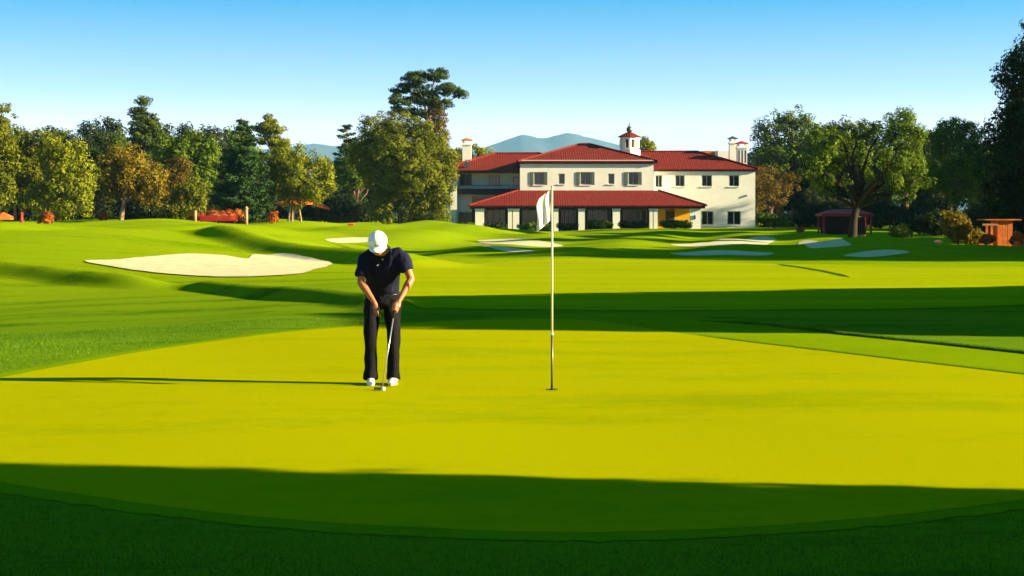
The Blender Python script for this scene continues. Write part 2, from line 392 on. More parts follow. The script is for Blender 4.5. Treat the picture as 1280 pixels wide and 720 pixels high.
def foliage_pts(lobes, cr=.5, leaf=.13, dens=1.0, per=46, flat=.8, inner=.25, drop=0):
    inner *= .7; cr *= 1.2; per = int(per * 1.15); Cs, Ns, Ss = [], [], []
    for (cx, cy, cz, rx, ry, rz) in lobes:
        r = np.array([rx, ry, rz]); p = 1.6
        area = 4 * math.pi * (((rx * ry) ** p + (rx * rz) ** p + (ry * rz) ** p) / 3) ** (1 / p)
        nc = max(5, int(area / (cr * cr * 2.9) * dens)); ni = int(nc * inner)
        d = unit(nc + ni); rad = np.concatenate([RNG.uniform(.70, 1.06, nc), RNG.uniform(.15, .65, ni)])
        cc = np.array([cx, cy, cz]) + d * r * rad[:, None]
        crr = cr * RNG.uniform(.55, 1.35, nc + ni)
        k = np.maximum(6, (per * (crr / cr) ** 2).astype(int)); ii = np.repeat(np.arange(nc + ni), k)
        dd = unit(len(ii)); u = RNG.uniform(.25, 1, len(ii)) ** .5
        off = dd * u[:, None] * crr[ii][:, None] * np.array([1, 1, flat]); off[:, 2] -= drop * np.abs(RNG.normal(size=len(ii))) * crr[ii]
        Cs.append(cc[ii] + off); Ns.append(dd + d[ii] * .5 + unit(len(ii)) * .6 + np.array([0, 0, .25]))
        Ss.append(leaf * RNG.uniform(.6, 1.4, len(ii)))
    return np.concatenate(Cs), np.concatenate(Ns), np.concatenate(Ss)
def limbs(mb, base, top, ends, r0, lean=0):
    """trunk from base to fork plus limbs reaching the lobes"""
    base = Vector(base); top = Vector(top)
    mid = base.lerp(top, .5) + Vector((random.uniform(-.1, .1), 0, 0)) * (top - base).length
    mb.tube([base - Vector((0, 0, .3)), base + (top - base) * .06, mid, top], [r0 * 1.5, r0 * 1.05, r0 * .85, r0 * .75], 9)
    for e in ends:
        e = Vector(e); st = mid.lerp(top, random.uniform(.5, 1)); v = e - st
        m1 = st + v * .35 + Vector((random.uniform(-.15, .15), random.uniform(-.15, .15), random.uniform(0, .15))) * v.length
        m2 = st + v * .7 + Vector((random.uniform(-.1, .1), 0, random.uniform(-.05, .1))) * v.length
        r = r0 * random.uniform(.38, .6)
        mb.tube([st, m1, m2, e], [r, r * .7, r * .45, r * .12], 6)
        for q in range(2):
            s2 = m1.lerp(m2, random.random()); w = Vector((random.uniform(-1, 1), random.uniform(-1, 1), random.uniform(.1, .9))).normalized() * v.length * .25
            mb.tube([s2, s2 + w * .5 + Vector((0, 0, .05)), s2 + w], [r * .4, r * .25, r * .06], 5)
def tree(name, label, px, base_y, d, lobes_px, leaf, bark='bark', trunk_w=None, stems=None, cat='tree', group=None, fork=.4, cr=.5, dens=1.0, lsize=.13, per=46, flat=.8, drop=0, inner=.25, base_z=None):
    """lobes_px: (px, py, rx, rz[, ddepth]) in photo pixels at distance d"""
    k = d / F; x0 = X(px, d); z0 = float(H(x0, d)) if base_z is None else base_z
    root = empty(name, (x0, d, z0), 0, label, cat, group)
    lob = []
    for l in lobes_px:
        rx, rz = l[2] * k, l[3] * k; dy = l[4] if len(l) > 4 else random.uniform(-.35, .35) * rx
        lob.append((X(l[0], d) - x0, dy, Z(l[1], d) - z0, rx, min(rx, max(rz, rx * .7)) * (1.0), rz))
    C_, N_, S_ = foliage_pts(lob, cr, lsize, dens, per, flat, inner, drop)
    ok = C_[:, 2] > .12
    link('crown', quads_mesh('crown', C_[ok], N_[ok], S_[ok], None), L[leaf], root)
    mb = MB(); topz = max(l[2] for l in lob); tw = trunk_w or .035 * topz + .08
    for (spx, share) in (stems or [(px, 1)]):
        sx = X(spx, d) - x0; cl = sorted(lob, key=lambda l: abs(l[0] - sx))[:max(2, int(len(lob) * share))]
        cx = sum(l[0] for l in cl) / len(cl)
        limbs(mb, (sx, 0, 0), (sx + (cx - sx) * .35, 0, fork * topz), [(l[0], l[1], l[2]) for l in cl], tw * (.6 + .4 * share))
    mb.build('trunk', M[bark], root, smooth=True)
    return root
def rlobes(cx, top, w, bot, n=9, seed=0, rmin=.26, rmax=.4):
    """a rounded crown as overlapping lobes, in photo pixels"""
    rs = random.Random(seed); out = []; hw, hh = w / 2, (bot - top) / 2; cy = (top + bot) / 2
    out.append((cx, cy, hw * .6, hh * .65, 0))
    for i in range(n):
        a = 2 * math.pi * i / n + rs.uniform(-.25, .25); r = rs.uniform(rmin, rmax); q = 1 - r * .85
        out.append((cx + math.cos(a) * hw * q, cy - math.sin(a) * hh * q, hw * r * rs.uniform(.9, 1.3), hh * r * rs.uniform(.8, 1.1)))
    for i in range(n // 3):
        out.append((cx + rs.uniform(-.4, .4) * hw, cy + rs.uniform(-.4, .4) * hh, hw * .35, hh * .35, -hw * .022 * rs.uniform(.6, 1.2) * 1))
    return out
def conifer(name, label, px, base_y, top_y, w, d, leaf='conifer', bark='bark', group=None, seed=1, shape=1.0, low=.04, tiers=15, dens=1.0, base_z=None):
    rs = random.Random(seed); k = d / F; x0 = X(px, d); z0 = float(H(x0, d)) if base_z is None else base_z
    root = empty(name, (x0, d, z0), 0, label, 'conifer', group)
    h = Z(top_y, d) - z0; R = w * k / 2; Cs, Ns, Ss = [], [], []
    mb = MB(); mb.tube([(0, 0, -.3), (0, 0, h * .3), (0, 0, h * .97)], [.03 * h, .022 * h, .01], 8)
    for t in range(tiers):
        f = low + (1 - low) * (t / (tiers - .4)); r = R * (1 - f) ** (.72 * shape) * rs.uniform(.82, 1.1)
        if f < .15: r *= .85
        nb = max(4, int(9 * (1 - f) + 3))
        for b in range(nb):
            a = 2 * math.pi * (b + rs.random()) / nb; rr = r * rs.uniform(.7, 1.15); z = h * f + rs.uniform(-.4, .4) * h / tiers
            up = rs.uniform(-.1, .22) * rr
            e = Vector((math.cos(a) * rr, math.sin(a) * rr, z + up))
            mb.tube([(0, 0, z), (e.x * .5, e.y * .5, z + up * .2), e], [.03 + .004 * h, .03, .008], 5)
            n = int((60 + 260 * rr) * .42 * dens); u = RNG.uniform(.12, 1.03, n) ** .7
            wd = (.12 + .32 * rr * (1.05 - u)) * 1.0
            lat = RNG.normal(0, 1, (n, 3)) * wd[:, None] * np.array([.7, .7, .32])
            p = np.stack([e.x * u, e.y * u, z + up * u - .10 * rr * np.sin(u * 3)], 1) + lat
            Cs.append(p); Ns.append(unit(n) * .8 + np.array([math.cos(a) * .4, math.sin(a) * .4, .7])); Ss.append(RNG.uniform(.07, .16, n))
    C_, N_, S_ = map(np.concatenate, (Cs, Ns, Ss)); ok = C_[:, 2] > .1
    link('crown', quads_mesh('crown', C_[ok], N_[ok], S_[ok], None, aspect=.4), L[leaf], root)
    mb.build('trunk', M[bark], root, smooth=True)
    return root

# --- left group
tree('oak_tree', 'yellow green oak cut off by the left edge, tallest of the left hand oaks', -8, 283, 118,
     [(-40, 200, 40, 40), (-12, 165, 26, 30), (6, 150, 14, 20), (-18, 138, 16, 12), (4, 200, 18, 30), (0, 240, 22, 22), (-30, 250, 30, 20), (12, 178, 10, 14)], 'olive', cr=.42, lsize=.11)
tree('oak_tree', 'broad round olive green oak beside the left edge, pale forked trunk', 22, 283, 124,
     rlobes(42, 158, 76, 266, 10, 3) + [(20, 185, 18, 18)], 'olive', 'palebark', .16, stems=[(19, .4), (27, .5)], cr=.42, lsize=.11)
tree('oak_tree', 'round yellow green oak with slanting trunk, second from the left edge', 56, 283, 119,
     rlobes(80, 163, 66, 268, 9, 5) + [(104, 225, 13, 26), (50, 246, 18, 16), (108, 255, 9, 12)], 'lime', 'palebark', .16, stems=[(48, .5), (58, .5)], cr=.42, lsize=.11, drop=.3)
tree('broadleaf_tree', 'dark green tree standing behind the golden tree', 128, 283, 150,
     rlobes(132, 166, 62, 262, 9, 8), 'dark', 'bark', .2, stems=[(125, .5), (134, .5)])
tree('broadleaf_tree', 'golden brown tree with thick pale trunk in the left hand grove', 152, 284, 132,
     rlobes(162, 180, 78, 252, 9, 12) + [(187, 232, 17, 22), (140, 215, 20, 30), (196, 240, 9, 14)], 'gold', 'palebark', .22, stems=[(151, 1)], cr=.42, lsize=.1, fork=.35, drop=.3)
# tall pine behind
def pine_top(name, label, px, d, lobes, leaf='pine', bark='bark', tw=.3, base=283):
    return tree(name, label, px, base, d, lobes, leaf, bark, tw, cat='pine tree', fork=.8, cr=.5, flat=.45, per=64, lsize=.12, dens=1.7)
pine_top('pine_tree', 'dark pine with a narrow tiered top rising above the left hand grove', 181, 165,
         [(179, 128, 8, 8), (177, 139, 11, 6), (184, 148, 13, 7), (170, 146, 8, 5), (180, 158, 17, 8), (192, 163, 12, 8), (172, 168, 14, 8), (184, 178, 20, 10), (180, 195, 24, 14), (181, 220, 24, 18)], tw=.22)
tree('broadleaf_tree', 'dark green round topped tree between the golden tree and the tall cedar', 238, 284, 150,
     rlobes(240, 162, 62, 262, 9, 21) + [(212, 186, 20, 18), (208, 215, 20, 24), (262, 190, 12, 18)], 'green', cr=.45)
tree('broadleaf_tree', 'small bronze leaved tree in front of the dark round topped tree', 217, 285, 138,
     [(218, 212, 16, 14), (226, 232, 14, 16), (214, 240, 16, 14), (228, 205, 9, 9)], 'brownish', 'palebark', .12, stems=[(208, .5), (216, .5)], cr=.35, lsize=.1)
tree('broadleaf_tree', 'low light green drooping tree between the bronze tree and the cedar', 235, 285, 134,
     [(236, 248, 22, 24), (222, 262, 18, 14), (250, 262, 14, 16), (245, 235, 14, 14), (214, 256, 12, 12)], 'olive', 'palebark', .12, stems=[(215, .5), (222, .5)], cr=.36, lsize=.1, drop=.4)
conifer('cedar_tree', 'tall dark blue green cedar with a pointed top and skirts to the ground', 303, 290, 149, 88, 126, 'conifer', seed=4, shape=.72, tiers=19, dens=1.25)
pine_top('pine_tree', 'sparse light green tree top showing between the cedar and the round olive tree', 338, 160,
         [(335, 152, 10, 8), (328, 160, 9, 6), (342, 163, 12, 8), (336, 174, 14, 8), (350, 182, 14, 12), (344, 200, 22, 18)], 'olive', tw=.2)
tree('broadleaf_tree', 'round golden olive tree with a slim leaning trunk, right of the cedar', 362, 283, 128,
     rlobes(376, 184, 78, 256, 11, 31) + [(352, 196, 20, 20), (346, 226, 16, 24), (402, 225, 16, 24)], 'lime', 'palebark', .13, stems=[(361, .6), (365, .4), (376, .3)], cr=.36, lsize=.09)
# clump left of the clubhouse
conifer('conifer_tree', 'dark pointed conifer at the left of the clump beside the clubhouse', 434, 283, 152, 60, 172, 'conifer', seed=9, shape=.6, dens=1.4)
tree('broadleaf_tree', 'dark full crowned tree between the pointed conifer and the big olive oak', 455, 283, 178, rlobes(452, 172, 64, 262, 9, 91), 'dark', cr=.5)
tree('broadleaf_tree', 'olive green shrubby tree at the foot of the dark pointed conifer', 446, 283, 168,
     rlobes(446, 192, 56, 240, 7, 33), 'green', cr=.5)
tree('oak_tree', 'big olive oak spreading beside the left end of the clubhouse', 512, 281, 152,
     [(508, 205, 50, 50, 0), (470, 165, 22, 22), (500, 158, 24, 18), (455, 190, 18, 22), (535, 175, 24, 24), (552, 205, 20, 26), (548, 238, 20, 24), (525, 250, 24, 22), (490, 240, 26, 24), (478, 255, 18, 18), (520, 210, 28, 28, -3), (495, 195, 24, 24, -3), (560, 225, 10, 18), (555, 262, 12, 16), (462, 215, 16, 20)],
     'olive', 'bark', .26, stems=[(512, .6), (500, .3)], cr=.42, lsize=.11, fork=.3, dens=1.25)
pine_top('pine_tree', 'tall umbrella pine with reddish trunk rising above the big olive oak', 545, 178,
         [(522, 100, 20, 11), (545, 94, 14, 8), (508, 112, 18, 10), (560, 112, 16, 8), (572, 118, 9, 5), (500, 126, 14, 8), (530, 122, 20, 9), (548, 130, 16, 8), (496, 138, 9, 6), (520, 140, 16, 7)], 'pine', 'palebark', .34, base=284)
tree('ivy_tree', 'bronze leaved climber filling the stem of the umbrella pine', 548, 284, 176,
     [(547, 150, 11, 14), (548, 172, 13, 16), (542, 190, 18, 16), (552, 200, 18, 16)], 'brownish', 'palebark', .2, cr=.4)
tree('broadleaf_tree', 'light green tree behind the left chimney of the clubhouse', 585, 284, 212,
     [(572, 196, 16, 12), (590, 190, 14, 9), (604, 194, 14, 9), (616, 197, 10, 7), (580, 215, 30, 24)], 'lime', cr=.5)
# right group
tree('broadleaf_tree', 'tall rough topped tree just right of the clubhouse end wall', 975, 286, 206,
     [(962, 165, 18, 18), (978, 150, 12, 14), (998, 148, 16, 14), (990, 172, 22, 22), (955, 190, 18, 22), (980, 205, 34, 30), (1005, 195, 20, 30), (1010, 165, 16, 18), (960, 222, 26, 24)], 'green', cr=.62, lsize=.15)
oak = tree('oak_tree', 'spreading oak with a dark trunk forking low, on the lawn right of the clubhouse', 1065, 306, 104,
     [(1030, 176, 20, 20), (1052, 165, 20, 16), (1078, 162, 20, 14), (1100, 170, 18, 18), (1126, 152, 15, 14), (1140, 172, 17, 18), (1018, 205, 16, 22), (1028, 232, 16, 16), (1130, 205, 24, 20), (1150, 222, 18, 12), (1105, 200, 18, 20, -2), (1050, 198, 20, 18, 2), (1078, 190, 22, 20, 2.2), (1105, 228, 22, 14), (1045, 222, 14, 16), (1130, 240, 16, 10), (1085, 215, 12, 10, 2)],
     'green', 'darkbark', .30, cr=.33, lsize=.085, fork=.33, dens=.9, inner=.2)
tree('broadleaf_tree', 'dark tree crown filling in behind the spreading oak', 1050, 288, 205,
     rlobes(1062, 158, 96, 272, 10, 44), 'dark', cr=.65, lsize=.16)
tree('broadleaf_tree', 'tall light green tree behind the right side of the spreading oak', 1130, 288, 170,
     [(1130, 148, 14, 14), (1122, 168, 18, 18), (1142, 180, 16, 18), (1130, 205, 26, 26), (1150, 215, 16, 18), (1118, 235, 26, 24)], 'green', cr=.5)
tree('broadleaf_tree', 'rounded light green topped tree between the spreading oak and the dark giant', 1198, 288, 160,
     rlobes(1196, 150, 84, 258, 10, 47) + [(1196, 160, 16, 14), (1172, 172, 16, 14), (1222, 178, 14, 16)], 'green', 'palebark', .25, cr=.45)
tree('giant_tree', 'huge near black tree cut off by the right edge of the photo', 1310, 310, 84,
     [(1262, 98, 14, 18), (1275, 75, 14, 16), (1288, 40, 14, 22), (1268, 125, 20, 16), (1285, 150, 34, 30), (1262, 160, 24, 22), (1254, 190, 18, 24), (1285, 205, 50, 40), (1250, 225, 18, 24), (1300, 90, 34, 50), (1262, 248, 30, 18), (1310, 160, 40, 60), (1310, 230, 50, 35)],
     'dark', 'darkbark', .45, cr=.42, lsize=.1, dens=1.8)
tree('broadleaf_tree', 'bronze leaved tree against the right end wall of the clubhouse', 962, 286, 196,
     [(958, 225, 16, 18), (972, 240, 18, 18), (955, 250, 12, 14), (985, 228, 14, 16)], 'brownish', cr=.5)
tree('broadleaf_tree', 'small light topped tree peeping over the roof beside the cupola', 808, 284, 214, [(808, 178, 8, 8), (812, 186, 8, 9), (803, 188, 8, 9), (808, 215, 14, 22)], 'lime', 'bark', .2, cr=.4)

# --- shrubs
def shrub(label, px, d, w, h, leaf, name='shrub', group=None, n=6, seed=0, cr=.35, cat='shrub'):
    rs = random.Random(seed * 7 + int(px)); by = HZ + (CH - float(H(X(px, d), d))) * F / d
    lob = [(px, by - h * .45, w * .38, h * .42, 0)] + [(px + rs.uniform(-.36, .36) * w, by - h * rs.uniform(.3, .75), w * rs.uniform(.16, .28), h * rs.uniform(.2, .32)) for _ in range(n)]
    return tree(name, label, px, by, d, lob, leaf, 'bark', .07, cat=cat, group=group, cr=cr, lsize=.1, fork=.3)
shrub('yellow green clipped bush right of the red shelter', 1126, 140, 32, 22, 'lime', n=5)
shrub('straggly tan flowering bush beside the orange timber shed', 1198, 98, 36, 44, 'gold', n=7)
shrub('low tan bush in front of the orange shed corner', 1216, 99, 18, 18, 'gold', n=5)
shrub('low grey green hedge bush right of the clubhouse corner', 968, 176, 46, 20, 'green', n=6)
shrub('round dark bush beyond the right end of the clubhouse hedge', 1000, 178, 40, 20, 'dark', n=6)
L['bloom'] = leafmat('orange_red_blossom', (.06, .04, .008), (.62, .15, .025))
shrub('bright orange flowering bush at the foot of the slim olive tree', 339, 122, 14, 15, 'bloom', n=4, cr=.22)
shrub('small orange flowering bush between the oaks at the left edge', 58, 116, 16, 14, 'bloom', n=4, cr=.2)
shrub('low red flowering hedge behind the red bench', 272, 124, 54, 15, 'bloom', n=8, cr=.22)
shrub('small red flowering bush at the foot of the golden tree', 128, 128, 9, 12, 'bloom', n=3, cr=.18)
shrub('orange flowering bush just right of the timber shed', 1274, 95, 16, 20, 'bloom', n=4, cr=.2)
shrub('orange flowering bush just left of the timber shed', 1233, 95, 16, 14, 'bloom', n=4, cr=.2)
shrub('tiny orange flowering bush beyond the right side mound', 1000, 150, 8, 7, 'bloom', n=2, cr=.2)
shrub('small pale flowering bush under the big olive oak', 484, 146, 14, 8, 'lime', n=3, cr=.2)
shrub('dark bush standing against the glass behind the white flag', 683, 180, 14, 20, 'brownish', n=3, cr=.3)

# clubhouse hedge pieces
for i, (a, b, h) in enumerate([(566, 592, 6), (606, 634, 6), (648, 690, 7), (700, 724, 6), (736, 768, 8), (776, 812, 7), (824, 862, 8)]):
    mp = (a + b) / 2
    shrub(['low green hedge at the left corner of the clubhouse', 'low hedge between the first and second loggia columns', 'low hedge behind the flag in front of the loggia glass',
           'short low hedge right of the flagstick by the loggia', 'low hedge in front of the middle loggia window', 'low hedge left of the ochre wall', 'low hedge below the ochre wall'][i],
          mp, 176, b - a, h + 3, 'dark' if i % 2 else 'green', 'hedge', 'low hedges along the front of the clubhouse', n=7, seed=i, cr=.25, cat='hedge')

# --- backdrop woods: prototypes copied, individually placed
protos = []
for i, (lf, sd) in enumerate([('dark', 60), ('green', 61), ('dark', 62)]):
    t = tree('backdrop_tree', 'x', 200, 284, 200, rlobes(200, 165, 84, 278, 10, sd), lf, cr=.7, lsize=.17, per=40, base_z=0)
    protos.append(t)
BL = {'l': ('dense dark tree in the wood behind the left hand grove', 'trees of the wood behind the left hand grove'),
      'm': ('dense dark tree in the wood between the grove and the clubhouse', 'trees of the wood left of the clubhouse'),
      'r': ('dense dark tree in the wood behind the right hand oaks', 'trees of the wood behind the right hand oaks')}
spots = [(-30, 190, 1.05, 'l'), (15, 215, 1.02, 'l'), (70, 200, .95, 'l'), (112, 190, .98, 'l'), (165, 205, 1.0, 'l'), (205, 195, .95, 'l'), (262, 200, .98, 'l'), (300, 215, 1.0, 'l'), (140, 220, 1.0, 'l'), (235, 220, .98, 'l'), (345, 200, .62, 'l'), (385, 192, .5, 'm'), (412, 205, .62, 'm'),
         (450, 190, .74, 'm'), (490, 205, .9, 'm'), (535, 215, .92, 'm'), (395, 186, .35, 'm'), (425, 186, .5, 'm'),
         (945, 225, .8, 'r'), (968, 218, .92, 'r'), (990, 208, .8, 'r'), (1025, 212, 1.0, 'r'), (1170, 205, .98, 'r'), (1000, 225, .85, 'r'), (1045, 228, .95, 'r'), (1095, 215, .98, 'r'), (1150, 200, .9, 'r'), (1175, 190, .8, 'r'), (1225, 180, .9, 'r'), (1260, 195, 1.1, 'r'), (1310, 180, 1.2, 'r'), (1085, 190, .5, 'r'), (1020, 198, .5, 'r'), (1140, 180, .5, 'r'), (1290, 150, .8, 'r')]
used = set()
for i, (px, d, s, g) in enumerate(spots):
    p = protos[i % 3]
    o = p if (i % 3) not in used else copy_tree(p); used.add(i % 3)
    x = X(px, d); o.location = (x, d, float(H(x, d)) - .1); o.rotation_euler = (0, 0, random.uniform(0, 6.28))
    k = s * d / 200; o.scale = (k * random.uniform(.95, 1.15), k, k * random.uniform(.94, 1.06))
    tag(o, BL[g][0], 'tree', BL[g][1])
bush = [shrub('x', 300, 160, 60, 32, 'dark', 'backdrop_bush', n=9, seed=1, cr=.45), shrub('x', 300, 160, 46, 26, 'dark', 'backdrop_bush', n=7, seed=5, cr=.4)]
BB = {'l': ('dark shaded bush in the undergrowth beneath the left hand trees', 'undergrowth bushes beneath the left hand trees'),
      'r': ('dark shaded bush in the undergrowth beneath the right hand trees', 'undergrowth bushes beneath the right hand trees')}
bs = [(-20, 160, 'l'), (20, 165, 'l'), (62, 158, 'l'), (92, 150, 'l'), (118, 160, 'l'), (150, 165, 'l'), (182, 155, 'l'), (206, 165, 'l'), (240, 160, 'l'), (268, 160, 'l'), (300, 165, 'l'), (330, 160, 'l'), (365, 165, 'l'), (392, 160, 'l'), (420, 158, 'l'), (445, 162, 'l'), (470, 158, 'l'), (495, 165, 'l'), (530, 168, 'l'),
      (1015, 170, 'r'), (1040, 175, 'r'), (1060, 172, 'r'), (1100, 165, 'r'), (1130, 168, 'r'), (1155, 150, 'r'), (1178, 140, 'r'), (1200, 130, 'r'), (1235, 125, 'r'), (1262, 120, 'r'), (1290, 118, 'r')]
for i, (px, d, g) in enumerate(bs):
    o = bush[i % 2] if i < 2 else copy_tree(bush[i % 2]); x = X(px, d)
    o.location = (x, d, float(H(x, d)) - .05); o.rotation_euler = (0, 0, random.uniform(0, 6.28)); s = random.uniform(.9, 1.4)
    o.scale = (s, s, s * random.uniform(.9, 1.25)); tag(o, BB[g][0], 'bush', BB[g][1])

# --- shade trees beyond the right edge of the frame (their shadows cross the course)
def shade_tree(x, y, h, w, label, n=10, seed=0):
    rs = random.Random(seed); lob = [(0, 0, h * .5, w * .38, w * .38, h * .42)]
    for i in range(n):
        a = 6.28 * i / n + rs.uniform(-.2, .2); q = rs.uniform(.24, .34)
        zz = h * rs.uniform(.25, .78); e = math.sqrt(max(.1, 1 - ((zz / h - .5) / .5) ** 2))
        lob.append((math.cos(a) * w * .5 * e * .7, math.sin(a) * w * .5 * e * .7, zz, w * q, w * q, h * q * .7))
    root = empty('shade_tree', (x, y, float(H(x, y))), 0, label, 'tree')
    C_, N_, S_ = foliage_pts(lob, .55, .17, 1.3, 40); ok = C_[:, 2] > .05
    link('crown', quads_mesh('crown', C_[ok], N_[ok], S_[ok], None), L['dark'], root)
    mb = MB(); limbs(mb, (0, 0, 0), (0, 0, h * .4), [l[:3] for l in lob[:6]], .03 * h); mb.build('trunk', M['bark'], root, smooth=True)
    return root
TE = math.tan(EL) / math.cos(AZ) * 1.0
SHADE = []
def shadow_caster_hedge(x0, x1, y0, y1, h, label, top=None):
    """unseen hedge added as a shadow caster, with a leafy skin; top(y) gives its height"""
    top = top or (lambda y: h + 0 * y)
    dens = 60
    pts = []; nr = []
    def face(n, f, nn):
        p = f(RNG.random(n), RNG.random(n)); pts.append(p); nr.append(np.tile(nn, (n, 1)))
    A = (y1 - y0) * h
    yy = lambda u: y0 + (y1 - y0) * u
    for xx, s in ((x0, -1), (x1, 1)):
        face(int(A * dens), lambda u, v, xx=xx: np.stack([np.full(len(u), xx), yy(u), v * top(yy(u))], 1), (s, 0, .3))
    for yc, s in ((y0, -1), (y1, 1)):
        face(int((x1 - x0) * h * dens), lambda u, v, yc=yc: np.stack([x0 + (x1 - x0) * u, np.full(len(u), yc), v * top(np.full(len(u), float(yc)))], 1), (0, s, .3))
    face(int((x1 - x0) * (y1 - y0) * dens), lambda u, v: np.stack([x0 + (x1 - x0) * u, yy(v), top(yy(v))], 1), (0, 0, 1))
    C_ = np.concatenate(pts) + RNG.normal(0, .05, (sum(map(len, pts)), 3)); N_ = np.concatenate(nr) + unit(len(C_)) * .8
    root = empty('shade_hedge', (0, 0, 0), 0, label, 'hedge')
    link('foliage', quads_mesh('foliage', C_, N_, RNG.uniform(.08, .17, len(C_)), None), L['dark'], root)
    mb = MB(); n = 24; e = .1
    for k in range(n):
        a = yy(k / n); b = yy((k + 1) / n); a2 = a + e * (k == 0); b2 = b - e * (k == n - 1)
        mb.box(x0 + e, x1 - e, a2, b2, 0, float(min(top(np.float64(a)), top(np.float64(b)))) - e)
    mb.build('branches', M['darkbark'], root)
    return root
shadow_caster_hedge(13, 15, -14, 8.68, 8.0, 'unseen tall hedge added to shade the near end of the green')  # out of frame, added for the straight edge of the near shadow
# middle shadow: cast by an added unseen hedge, top falling away towards its far end
shadow_caster_hedge(26, 28.5, 21.2, 39.5, 9.6, 'unseen tall hedge added beyond the right edge to shade the middle ground', top=lambda y: np.interp(y, [21, 23, 31, 34, 39.5], [9.0, 9.6, 9.6, 7.6, 4.0]) + .12 * np.sin(y * 2.1))
for i, (x_, y_, h_, l_) in enumerate([(40, 67, 15, 'dense tree standing beyond the right edge of the fairway'), (43, 76, 17.5, 'tallest dense tree beyond the right edge, behind the first one'),
        (45, 86, 13, 'dense tree beyond the right edge, behind the giant tree'),
        (47, 113, 14, 'dense tree beyond the right edge by the far mounds'), (50, 129, 18, 'dense tree beyond the right edge, taller than the one by the mounds'),
        (54, 145, 19.5, 'dense tree beyond the right edge, level with the clubhouse lawn'), (58, 160, 17.5, 'dense tree beyond the right edge, farthest of the shade trees')]):
    shade_tree(x_, y_, h_, 10.5, l_, seed=i + 2)

# ------------------------------------------------------------------ clubhouse
D0 = 187.0
hb = empty('clubhouse', (X(750, D0), D0, 0), 0, 'two storey cream stucco clubhouse with red clay tile roofs and a columned loggia', 'clubhouse')
OX = X(750, D0)
def bx(px, d): return X(px, d) - OX
def wallpanel(name, px0, px1, py0, py1, d, mat, openings=(), th=.35, z0=None):
    """front wall between photo columns at distance d with real openings; returns z list for the openings"""
    x0, x1 = bx(px0, d), bx(px1, d); zb = Z(py1, d) if z0 is None else z0; zt = Z(py0, d)
    ops = [(bx(a, d), bx(b, d), Z(q, d), Z(p, d)) for a, b, p, q in openings]
    X_ = sorted({x0, x1, *[o[0] for o in ops], *[o[1] for o in ops]}); Z_ = sorted({zb, zt, *[o[2] for o in ops], *[o[3] for o in ops]})
    Z_ = [z for z in Z_ if zb <= z <= zt]; mb = MB()
    fs_ = []
    for i in range(len(X_) - 1):
        for j in range(len(Z_) - 1):
            cx, cz = (X_[i] + X_[i + 1]) / 2, (Z_[j] + Z_[j + 1]) / 2
            if any(o[0] < cx < o[1] and o[2] < cz < o[3] for o in ops): continue
            mb.box(X_[i], X_[i + 1], d - D0, d - D0 + th, Z_[j], Z_[j + 1])
    o = mb.build(name, M[mat], hb)
    # drop the hidden internal faces
    me = o.data; bm = bmesh.new(); bm.from_mesh(me)
    seen = {}
    for f in bm.faces:
        seen.setdefault(tuple(round(c, 3) for c in f.calc_center_median()), []).append(f)
    bmesh.ops.delete(bm, geom=[f for l in seen.values() if len(l) > 1 for f in l], context='FACES')
    bm.to_mesh(me); bm.free()
    return ops
def window(o, d, shutters=0, mull=1, parent=hb):
    x0, x1, z0, z1 = o; y = d - D0; t = .09
    mb = MB(); mb.box(x0, x1, y + .1, y + .2, z1 - t, z1); mb.box(x0, x1, y + .1, y + .2, z0, z0 + t)
    mb.box(x0, x0 + t, y + .1, y + .2, z0 + t, z1 - t); mb.box(x1 - t, x1, y + .1, y + .2, z0 + t, z1 - t)
    for k in range(mull):
        c = x0 + (x1 - x0) * (k + 1) / (mull + 1); mb.box(c - t * .5, c + t * .5, y + .11, y + .19, z0 + t, z1 - t)
    w = mb.build('window', M['frame'], hb)
    g = MB(); g.box(x0, x1, y + .22, y + .24, z0, z1); g.build('pane', M['glass'], w)
    s = MB(); s.box(x0 - .1, x1 + .1, y - .08, y + .08, z0 - .1, z0 - .002); s.build('sill', M['wall_lifted'], w)
    if shutters:
        for sx in (x0 - shutters - .01, x1 + .01):
            q = MB(); q.box(sx, sx + shutters, y - .05, y - .004, z0, z1)
            for j in range(7):
                zz = z0 + (z1 - z0) * (j + .5) / 7; q.box(sx + .04, sx + shutters - .04, y - .066, y - .052, zz - .05, zz + .03)
            q.build('shutter', M['shutter'], w)
    return w
def hip(name, x0, x1, y0, y1, z, rise, mat='tile', th=.16, inset=None, parent=hb, over=None):
    """hip roof with a short ridge and a dark timber fascia underneath"""
    run = (y1 - y0) / 2 if inset is None else inset
    cy = (y0 + y1) / 2
    r = MB(); b = z + .02
    vs = [(x0, y0, b), (x1, y0, b), (x1, y1, b), (x0, y1, b), (x0, y0, b + .1), (x1, y0, b + .1), (x1, y1, b + .1), (x0, y1, b + .1), (x0 + run, cy, z + rise), (x1 - run, cy, z + rise)]
    fs_ = [(0, 3, 2, 1), (0, 1, 5, 4), (1, 2, 6, 5), (2, 3, 7, 6), (3, 0, 4, 7), (4, 5, 9, 8), (5, 6, 9), (6, 7, 8, 9), (7, 4, 8)]
    r.add(vs, fs_); o = r.build(name, M[mat], parent)
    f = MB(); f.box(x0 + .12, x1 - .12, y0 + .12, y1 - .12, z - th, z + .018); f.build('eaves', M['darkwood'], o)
    # ridge and hip cap tiles
    c = MB()
    for a, e in ((4, 8), (7, 8), (5, 9), (6, 9), (8, 9)):
        A, E = Vector(vs[a]), Vector(vs[e]); c.tube([A + Vector((0, 0, .02)), E + Vector((0, 0, .04))], [.13, .13], 6)
    c.build('ridge_cap', M['tile'], o)
    return o
GZ = -.2
